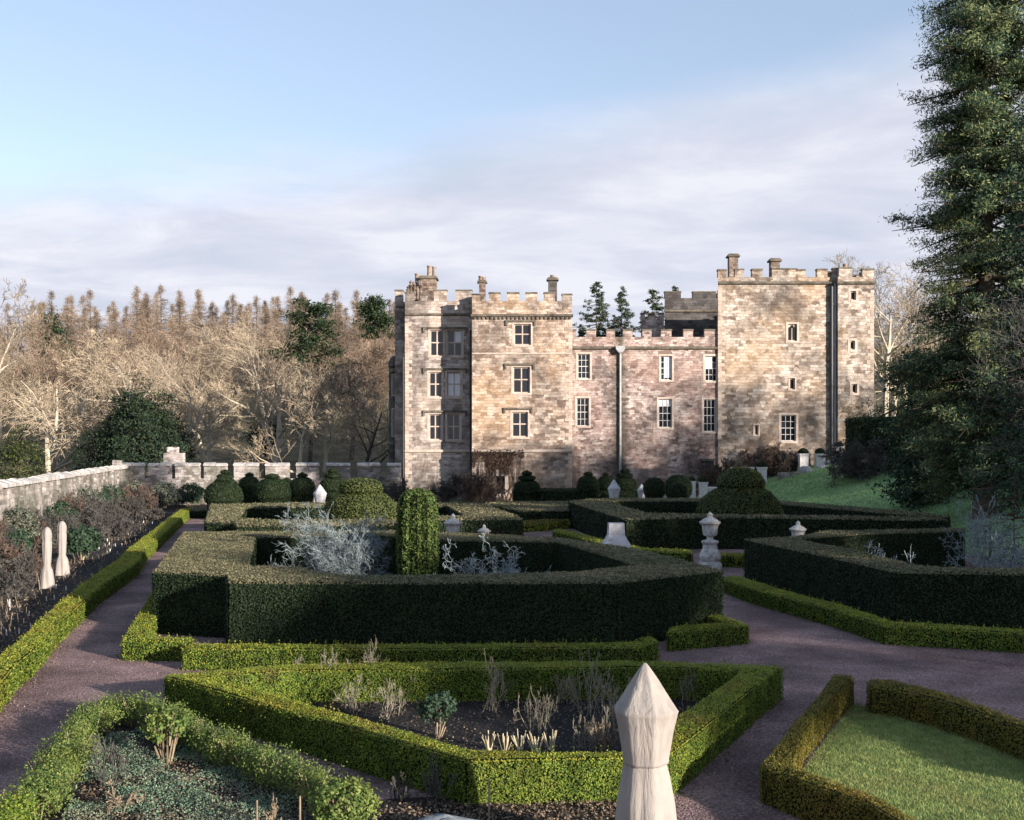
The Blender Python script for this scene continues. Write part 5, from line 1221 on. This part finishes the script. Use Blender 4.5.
M['pale_cut'] = leafmat('pale_cut_wood', [(.30, .25, .16), (.44, .38, .25), (.56, .50, .36)], trans=0, pscale=2.)
for k, (px, lab) in enumerate(((489, 'leftmost'), (505, 'second'), (520, 'third'), (536, 'fourth'), (551, 'rightmost'))):
    p_ = P(px, 750 + (k % 2) * 2); mb = MB(); m_ = 13
    a_ = rng.uniform(0, 6.28, m_); r_ = rng.uniform(.03, .16, m_); q_ = p_ + np.c_[np.cos(a_) * r_, np.sin(a_) * r_, rng.uniform(.16, .34, m_)]; b_ = p_ + np.c_[np.cos(a_) * .03, np.sin(a_) * .03, np.full(m_, -.02)]
    mb.tubes(b_, q_, .011, .007, 5); mb.lathe([(.06, -.03), (.055, .03), (.02, .05)], p_[0], p_[1], p_[2], 8); solo('cut_stems', mb, M['pale_cut'], lab + ' stool of pale cut-back stems along the front of the box hedge', 'cut stems', 'stools of cut-back stems in the rose bed')
n = 2600; rp = [P(x, y, .6)[:2] for x, y in [(225, 680), (470, 750), (640, 750), (740, 674), (657, 669), (400, 671), (290, 672)]]
p = pts_in(rp, n); mb = MB(); mb.leaves(np.c_[p, rng.uniform(.012, .04, n)], np.tile((0, 0, 1.), (n, 1)), .022, 0, .7, .4); solo('leaf_litter', mb, M['litter'], 'dead leaves strewn over the rose bed soil', 'leaves', kind='stuff')

# foreground left bed
bed = [(-40, 850), (30, 790), (80, 730), (110, 702), (150, 702), (200, 735), (300, 770), (375, 800), (470, 795), (650, 790), (700, 850), (300, 900)]
BED = [P(x, y, .0)[:2] for x, y in bed]
poly_sheet(BED, .006, 'bed_soil', M['soil'])
inner_bed = [P(x, y)[:2] for x, y in [(60, 830), (95, 745), (150, 725), (200, 752), (290, 785), (330, 850), (200, 880)]]
n = 34000; p = pts_in(inner_bed, n); kk = np.sin(p[:, 0] * 3.1 + 1) * np.sin(p[:, 1] * 2.7) + np.sin(p[:, 0] * 7 + p[:, 1] * 5) * .5 + rng.normal(0, .35, n) > -.42; p = p[kk]; n = len(p); hgt = .05 + .05 * (np.sin(p[:, 0] * 5) * np.sin(p[:, 1] * 4) + 1) * rng.uniform(.3, 1, n); mb = MB(); mb.leaves(np.c_[p, hgt], np.tile((0, 0, 1.), (n, 1)), .0135, 0, .65, .7)
solo('ground_cover', mb, M['cover'], 'low frosty green ground cover filling the front left bed', 'ground cover', kind='stuff')
n = 20000; lit = [P(x, y)[:2] for x, y in [(90, 750), (200, 756), (310, 796), (372, 812), (470, 792), (660, 800), (690, 850), (300, 900), (60, 880)]] if True else [P(x, y)[:2] for x, y in [(100, 820), (330, 800), (372, 812), (470, 792), (660, 800), (690, 850), (300, 900), (60, 880)]]
p = pts_in(lit, n); mb = MB(); mb.leaves(np.c_[p, rng.uniform(.012, .05, n)], np.tile((0, 0, 1.), (n, 1)), .020, 0, .7, .5); solo('leaf_litter', mb, M['litter'], 'brown leaf litter around the foot of the wrapped statue', 'leaves', kind='stuff')


ct, nt_ = [], 0
for a, b, o_ in FEET:
    if min(a[1], b[1]) > 46: continue
    ln = np.linalg.norm(b - a); m_ = int(ln * 42); t_ = rng.random((m_, 1)); p_ = a + (b - a) * t_ + o_ * (np.abs(rng.normal(0, .13, (m_, 1))) + .02); p_[:, 2] = rng.uniform(.012, .03, m_); ct.append(p_)
ct = np.vstack(ct); mb = MB(); mb.leaves(ct, np.tile((0, 0, 1.), (len(ct), 1)), .020, 0, .7, .5)
solo('hedge_litter', mb, M['litter'], 'clippings and dead leaves gathered along the feet of the hedges', 'leaves', kind='stuff')
n = 5200; pp = pts_in([(-14, 15), (-8, 15), (-8.5, 24), (0, 23), (4, 15.5), (6, 15.5), (8, 24), (16, 22), (17, 30), (8, 42), (6, 30), (-9, 27), (-16, 45), (-18, 45)], n)
mb = MB(); mb.leaves(np.c_[pp, rng.uniform(.006, .016, n)], np.tile((0, 0, 1.), (n, 1)), .013, 0, .75, .35); M['pebble'] = leafmat('path_chips', [(.07, .055, .055), (.18, .14, .13), (.34, .28, .26), (.46, .40, .36)], trans=0, pscale=2.)
solo('loose_gravel', mb, M['pebble'], 'loose chips and leaf scraps on the gravel paths', 'gravel', kind='stuff')


def loose_hedge(name, px, h, w, label, n, leaf, mat, group, stem=True):
    pts = [P(x, y, h) for x, y in px]; d = np.array([np.linalg.norm(b - a) for a, b in zip(pts[:-1], pts[1:])]); cum = np.concatenate([[0], np.cumsum(d)])
    nc = n // 16; t = rng.uniform(0, cum[-1], nc); Pm = np.array(pts); base = np.c_[[np.interp(t, cum, Pm[:, k]) for k in range(2)]].T
    u = rng.normal(0, 1, (nc, 3)); u /= np.linalg.norm(u, axis=1, keepdims=True); lump = 1 + .26 * np.sin(t * 4.1) + .2 * np.sin(t * 9.3 + 1) + rng.normal(0, .1, nc)
    c = np.c_[base, np.full(nc, h * .58)] + u * (rng.uniform(.35, 1, (nc, 1)) ** .5) * np.array((w / 2, w / 2, h * .46)) * lump[:, None]
    pos = (c[:, None] + rng.normal(0, 1, (nc, 16, 3)) * .05).reshape(-1, 3); pos[:, 2] = np.abs(pos[:, 2] - .06) + .06
    mb = MB(); mb.leaves(pos, np.repeat(u + np.array((0, 0, .45)), 16, 0), leaf, 0, .62, .75)
    ns = int(cum[-1] * 26); ts = rng.uniform(0, cum[-1], ns); bs = np.c_[[np.interp(ts, cum, Pm[:, k]) for k in range(2)]].T + rng.normal(0, w * .12, (ns, 2)); b0 = np.c_[bs, np.zeros(ns)]; b1 = np.c_[bs + rng.normal(0, w * .22, (ns, 2)), rng.uniform(.5, 1.02, ns) * h]
    mb.tubes(b0, b1, .010, .005, 4, 1)
    return solo(name, mb, [M[mat], M['stem']], label, 'hedge', group)


loose_hedge('loose_hedge', [(72, 733), (88, 708), (112, 694), (150, 698), (200, 722), (270, 750), (325, 772)], .52, .55, 'loose leafy box hedge along the back of the front left bed', 40000, .0185, 'shrub_green', 'untrimmed box hedging round the front left bed')
loose_hedge('loose_hedge', [(-30, 828), (0, 800), (22, 790)], .5, .6, 'dark green end of the untrimmed hedge in the bottom left corner', 11000, .0185, 'box', 'untrimmed box hedging round the front left bed')
loose_hedge('loose_hedge', [(34, 782), (55, 755), (68, 738)], .55, .6, 'bright yellow-green stretch of untrimmed hedge by the gravel path', 14000, .0185, 'shrub_yellow' if 'shrub_yellow' in M else 'shrub_green', 'untrimmed box hedging round the front left bed')
X, Y, _ = P(345, 828); leafy('box_bush', 'bright round box bush at the right end of the front left bed', X, Y, .62, .85, 500, 'shrub_green', .028, 3600, 'stem', z_lo=.05)
X, Y, _ = P(166, 764); leafy('leafy_shrub', 'leafy shrub on bare yellowish stems in the front left bed', X, Y, .85, .7, 501, 'shrub_green', .036, 1100, 'stem', z_lo=.45, stems=12)
for (px, py, H, W_, lab, sd, m) in ((108, 790, 1.0, .55, 'dark bare upright shrub in the front left bed', 510, 'bark_grey'), (225, 770, .4, .25, 'short dark stump of cut stems by the loose hedge', 511, 'cane'), (118, 812, .5, .6, 'tan clump of dead stems in the front left bed', 512, 'stem'), (272, 835, .55, .3, 'pale pruned rose stems at the bottom of the photo', 513, 'stem'), (436, 805, .75, .55, 'grey frosted seedheads before the box hedge corner', 514, 'bark_grey'), (398, 800, .45, .5, 'grey dead foliage left of the seedheads', 515, 'bark_grey')):
    X, Y, _ = P(px, py); bare_shrub('dead_plant', lab, X, Y, H, W_, sd, M[m], .014, .0055, 6, 'dead winter plants in the front beds', z0=0, levels=3, nch=(3, 3, 3), up=.07)
for (px, yb, yt, lab) in ((489, 824, 780, 'thin pale wooden stake in front of the box hedge'), (257, 838, 800, 'slim cane at the bottom left of the pruned stems'), (300, 834, 796, 'slim cane at the bottom right of the pruned stems')):
    p_ = P(px, yb); H = HC - (yt - YH) / F * p_[1]; mb = MB(); mb.lathe([(.013, 0), (.014, H * .5), (.012, H - .01), (.004, H)], p_[0], p_[1], 0, 8); solo('garden_stake', mb, M['stem'], lab, 'stake', 'stakes in the front beds')
p_ = P(448, 836); mb = MB(); rr = []
for k, (s_, z) in enumerate(((1.0, 0), (1.05, .06), (.9, .15), (.6, .21), (.2, .235))):
    rr.append([(p_[0] + .52 * s_ * math.cos(a) * (1 + .12 * math.sin(3 * a + k)), p_[1] + .34 * s_ * math.sin(a) * (1 + .1 * math.sin(4 * a)), z + .02 * math.sin(2 * a + k)) for a in np.linspace(0, 2 * math.pi, 18, False)])
mb.loft(rr, cap=True); solo('pale_stone', mb, M['rock'], 'pale blue-grey stone lying at the bottom edge of the photo', 'stone', smooth=True)

# ------------------------------------------------------------------ stone and canvas ornaments
def wrapped(name, label, X, Y, prof, sides, mat, group, rz=0., fold=.035, z0=0.):
    mb = MB(); n = 48; pr = []
    for (r0, z0_), (r1, z1_) in zip(prof[:-1], prof[1:]):
        m = max(1, int(abs(z1_ - z0_) / .04))
        for k in range(m): pr.append((r0 + (r1 - r0) * k / m, z0_ + (z1_ - z0_) * k / m))
    pr.append(prof[-1]); rings = []; ph = rng.uniform(0, 6.28, 4); H = prof[-1][1]
    for r, z in pr:
        ring = []
        for j in range(n):
            a = 2 * math.pi * j / n; s = math.pi / sides; poly = math.cos(s) / math.cos(((a + rz) % (2 * s)) - s); rr = r * (.45 + .55 * poly) if sides else r
            f = fold * (math.sin(7 * a + ph[0] + .6 * math.sin(z * 3)) * .6 + (abs(math.sin(4.5 * a + ph[1] + z * .25)) ** .35 - .8) * 1.3 + math.sin(17 * a + ph[3]) * .25 + math.sin(4 * a + ph[2] + 2 * z) * .5) * min(1, r / .15)
            rr = rr * (1 + f); ring.append((X + rr * math.cos(a), Y + rr * math.sin(a), z0 + z))
        rings.append(ring)
    mb.loft(rings, cap=True)
    return solo(name, mb, mat, label, 'statue', group, origin=(X, Y, z0), smooth=True)


def hooded(H, w): return [(w * 1.06, 0), (w * 1.02, H * .12), (w * .88, H * .33), (w * .72, H * .47), (w * .66, H * .508), (w * .645, H * .515), (w * .70, H * .517), (w * .715, H * .53), (w * .72, H * .545), (w * .86, H * .67), (w * 1.0, H * .765), (w * 1.02, H * .775), (w * .97, H * .785), (w * .66, H * .86), (w * .40, H * .925), (w * .20, H * .97), (w * .10, H * .99), (.015, H)]
GWR = 'statues wrapped in canvas for the winter'
YN = 13.0; HN = Z_at(663, YN)
wrapped('wrapped_statue', 'tall canvas-wrapped statue with a pointed hood at the bottom of the photo', X_at(645, YN), YN, hooded(HN, .385), 6, M['sheet'], GWR, .3, .042)
wrapped('wrapped_statue', 'far white wrapped statue just left of the big olive dome', X_at(320, 70), 70, hooded(Z_at(484.5, 70), .43), 6, M['sheet_grey'], GWR, .1)
wrapped('wrapped_statue', 'far white wrapped statue in front of the tiered topiaries and drainpipe', X_at(614, 74), 74, hooded(Z_at(479.5, 74), .45), 6, M['sheet_grey'], GWR, .5)
wrapped('wrapped_statue', 'small pale wrapped statue between tiered topiary and round ball near the castle', X_at(641.5, 84), 84, hooded(Z_at(484, 84), .35), 6, M['sheet_grey'], GWR, .5)
def slender(H, w): return [(w * 1.1, 0), (w * 1.04, H * .05), (w * .98, H * .14), (w * .80, H * .28), (w * .58, H * .34), (w * .50, H * .37), (w * .54, H * .42), (w * .58, H * .58), (w * .60, H * .72), (w * .55, H * .78), (w * .60, H * .84), (w * .58, H * .91), (w * .40, H * .97), (w * .12, H)]
X, Y, _ = P(62, 575); wrapped('wrapped_statue', 'slender white wrapped statue standing in the left border', X, Y, slender(Z_at(521, Y), .29), 7, M['sheet'], GWR, .2, .075)
X, Y, _ = P(47, 588); wrapped('wrapped_statue', 'greyer slender wrapped statue half hidden by shrubs in the left border', X, Y, slender(Z_at(527, Y), .26), 7, M['sheet'], GWR, .5, .075)
# wrapped plinth: stone base with a flared canvas skirt over it
YP = 46.; XP = X_at(616, YP); t = thing('wrapped_plinth', 'flat-topped white plinth wrapped in a flaring canvas skirt behind the hedge', 'plinth', (XP, YP, 0))
mb = MB(); mb.bbox(-.42, .42, -.42, .42, 0, .80, .03); part('base', mb, M['urn_stone'], t)
z1 = Z_at(523, YP); mb = MB(); rg = []
for s_, z in ((.60, .72), (.58, .86), (.47, 1.02), (.36, 1.25), (.33, z1 - .06), (.33, z1)):
    rg.append([(s_ * (math.cos(a) / max(abs(math.cos(a)), abs(math.sin(a))) * .75 + .25 * math.cos(a)) * (1 + .05 * math.sin(8 * a)), s_ * (math.sin(a) / max(abs(math.cos(a)), abs(math.sin(a))) * .75 + .25 * math.sin(a)), z + .03 * math.sin(6 * a) * (z < .8)) for a in np.linspace(0, 2 * math.pi, 40, False)])
mb.loft(rg, cap=True); part('canvas_cover', mb, M['sheet_grey'], t)


def urn(label, X, Y, k, group, z0=0.):
    t = thing('garden_urn', label, 'urn', (X, Y, z0), 0, group); t.scale = (k, k, k)
    mb = MB(); mb.bbox(-.42, .42, -.42, .42, 0, .22, .03); mb.bbox(-.38, .38, -.38, .38, .222, .27, .02)
    mb.lathe([(.36, .272), (.43, .40), (.44, .52), (.38, .68), (.31, .82), (.29, .96), (.33, 1.02), (.36, 1.06), (.36, 1.12), (.26, 1.16)], n=24); part('pedestal', mb, M['urn_stone'], t, smooth=False)
    mb = MB(); mb.lathe([(.17, 1.162), (.13, 1.24), (.14, 1.30), (.27, 1.36), (.31, 1.50), (.33, 1.72), (.37, 1.80), (.44, 1.86), (.44, 1.93), (.36, 1.96)], n=24); part('bowl', mb, M['urn_stone'], t)
    mb = MB(); mb.lathe([(.35, 1.962), (.33, 2.0), (.22, 2.06), (.14, 2.10), (.10, 2.16), (.12, 2.20), (.10, 2.25), (.04, 2.31), (.01, 2.34)], n=20); part('lid', mb, M['urn_stone'], t)
    return t


GU = 'lidded stone urns on pedestals'
urn('tall lidded stone urn standing clear on its pedestal by the gravel path', X_at(710, 44.7), 44.7, .98, GU)
urn('stone urn of which only the lid shows over the right-hand hedge', X_at(798, 45.5), 45.5, .80, GU)
urn('lidded stone urn rising behind the hedge just right of the columnar yew', X_at(453, 46.5), 46.5, .90, GU)
urn('smaller stone urn seen through the twisting bare shrub', X_at(484, 48), 48, .66, GU)
# planters on the terrace steps
GP = 'white stone planters with box balls by the castle'
def planter(label, xp0, xp1, yt, yb, Y, ball_=True):
    x0, x1 = X_at(xp0, Y), X_at(xp1, Y); z0, z1 = Z_at(yb, Y), Z_at(yt, Y); w = (x1 - x0); cx = (x0 + x1) / 2
    t = thing('planter', label, 'planter', (cx, Y, z0), 0, GP); mb = MB(); h = z1 - z0
    mb.loft([[(sx * w * k / 2, sy * w * k / 2, z) for sx, sy in ((-1, -1), (1, -1), (1, 1), (-1, 1))] for k, z in ((.82, 0), (.86, .02), (.90, h * .88), (1.04, h * .885), (1.04, h), (.8, h), (.8, h - .1))], cap=True); mb.bbox(-w * .5, w * .5, -w * .5, w * .5, -1.2, -.002, .02); part('pot', mb, M['planter'], t)
    if ball_:
        b_ = MB(); r = w * .46; u = rng.normal(0, 1, (500, 3)); u /= np.linalg.norm(u, axis=1, keepdims=True); b_.leaves(u * r * np.array((1, 1, .75)) + np.array((0, 0, h + r * .35)), u, .10, 0, .6, .5); part('box_ball', b_, M['topiary'], t)
planter('planter left of the pair on the terrace steps below the sash window', 798.5, 808, 453.5, 467, 95.5)
planter('planter right of the pair, beside the foot of the tower drainpipes', 815, 824.5, 453.5, 467, 95.5)
planter('highest planter, at the foot of the stair turret', 835, 843.5, 446.5, 457, 96.5)
planter('planter on its own just right of the bell-shaped topiary top', 757.5, 766.5, 467, 481, 94)
planter('planter almost hidden by the top of the bell-shaped topiary', 744, 753.5, 467, 481, 95.5, False)
planter('lower planter close to the castle porch', 699, 707.5, 482, 495, 93, True)
planter('lowest planter, beside the widest rounded topiary', 688, 695.5, 481, 493, 95, True)
mb = MB(); mb.bbox(X_at(707.5, 94), X_at(720, 94), 93.6, 94.6, 0, Z_at(487, 94), .04); solo('stone_block', mb, M['planter'], 'low white stone block right of the planter by the porch', 'stone block')
# terrace walls and rock steps
mb = MB(); x0, x1 = X_at(779, 93), X_at(801, 93); mb.box(x0, x1, 93.0, 93.5, 0, Z_at(472.5, 93)); solo('terrace_wall', mb, M['wall_stone'], 'low pale retaining wall at the top of the grass bank', 'wall')
for k, (a, b, y0, Y) in enumerate(((800, 812, 466.5, 93.3), (806, 822, 470, 93.0), (818, 830, 465.5, 93.6), (826, 838, 461, 94.4), (834, 846, 457.5, 95.2), (801, 814, 474, 92.6))):
    x0, x1 = X_at(a, Y), X_at(b, Y); z1 = Z_at(y0, Y); z0 = z1 - .75; mb = MB(); cx, cy = (x0 + x1) / 2, Y + .3
    rg = [[(cx + (x1 - x0) / 2 * s_ * math.cos(t) * (1 + .15 * math.sin(3 * t + k)), cy + .55 * s_ * math.sin(t), z + .05 * math.sin(2 * t + k * 2)) for t in np.linspace(0, 2 * math.pi, 12, False)] for s_, z in ((1., z0), (1.06, z0 + .4), (.95, z1 - .1), (.6, z1))]
    mb.loft(rg, cap=True); solo('rock', mb, M['rock'], ['pale rock beside the left planter of the pair', 'long pale rock below the pair of planters', 'pale rock under the right planter of the pair', 'rock at the foot of the drainpipes', 'uppermost rock by the highest planter', 'lowest rock at the edge of the bank grass'][k], 'rock', 'rocks stepping down the bank')
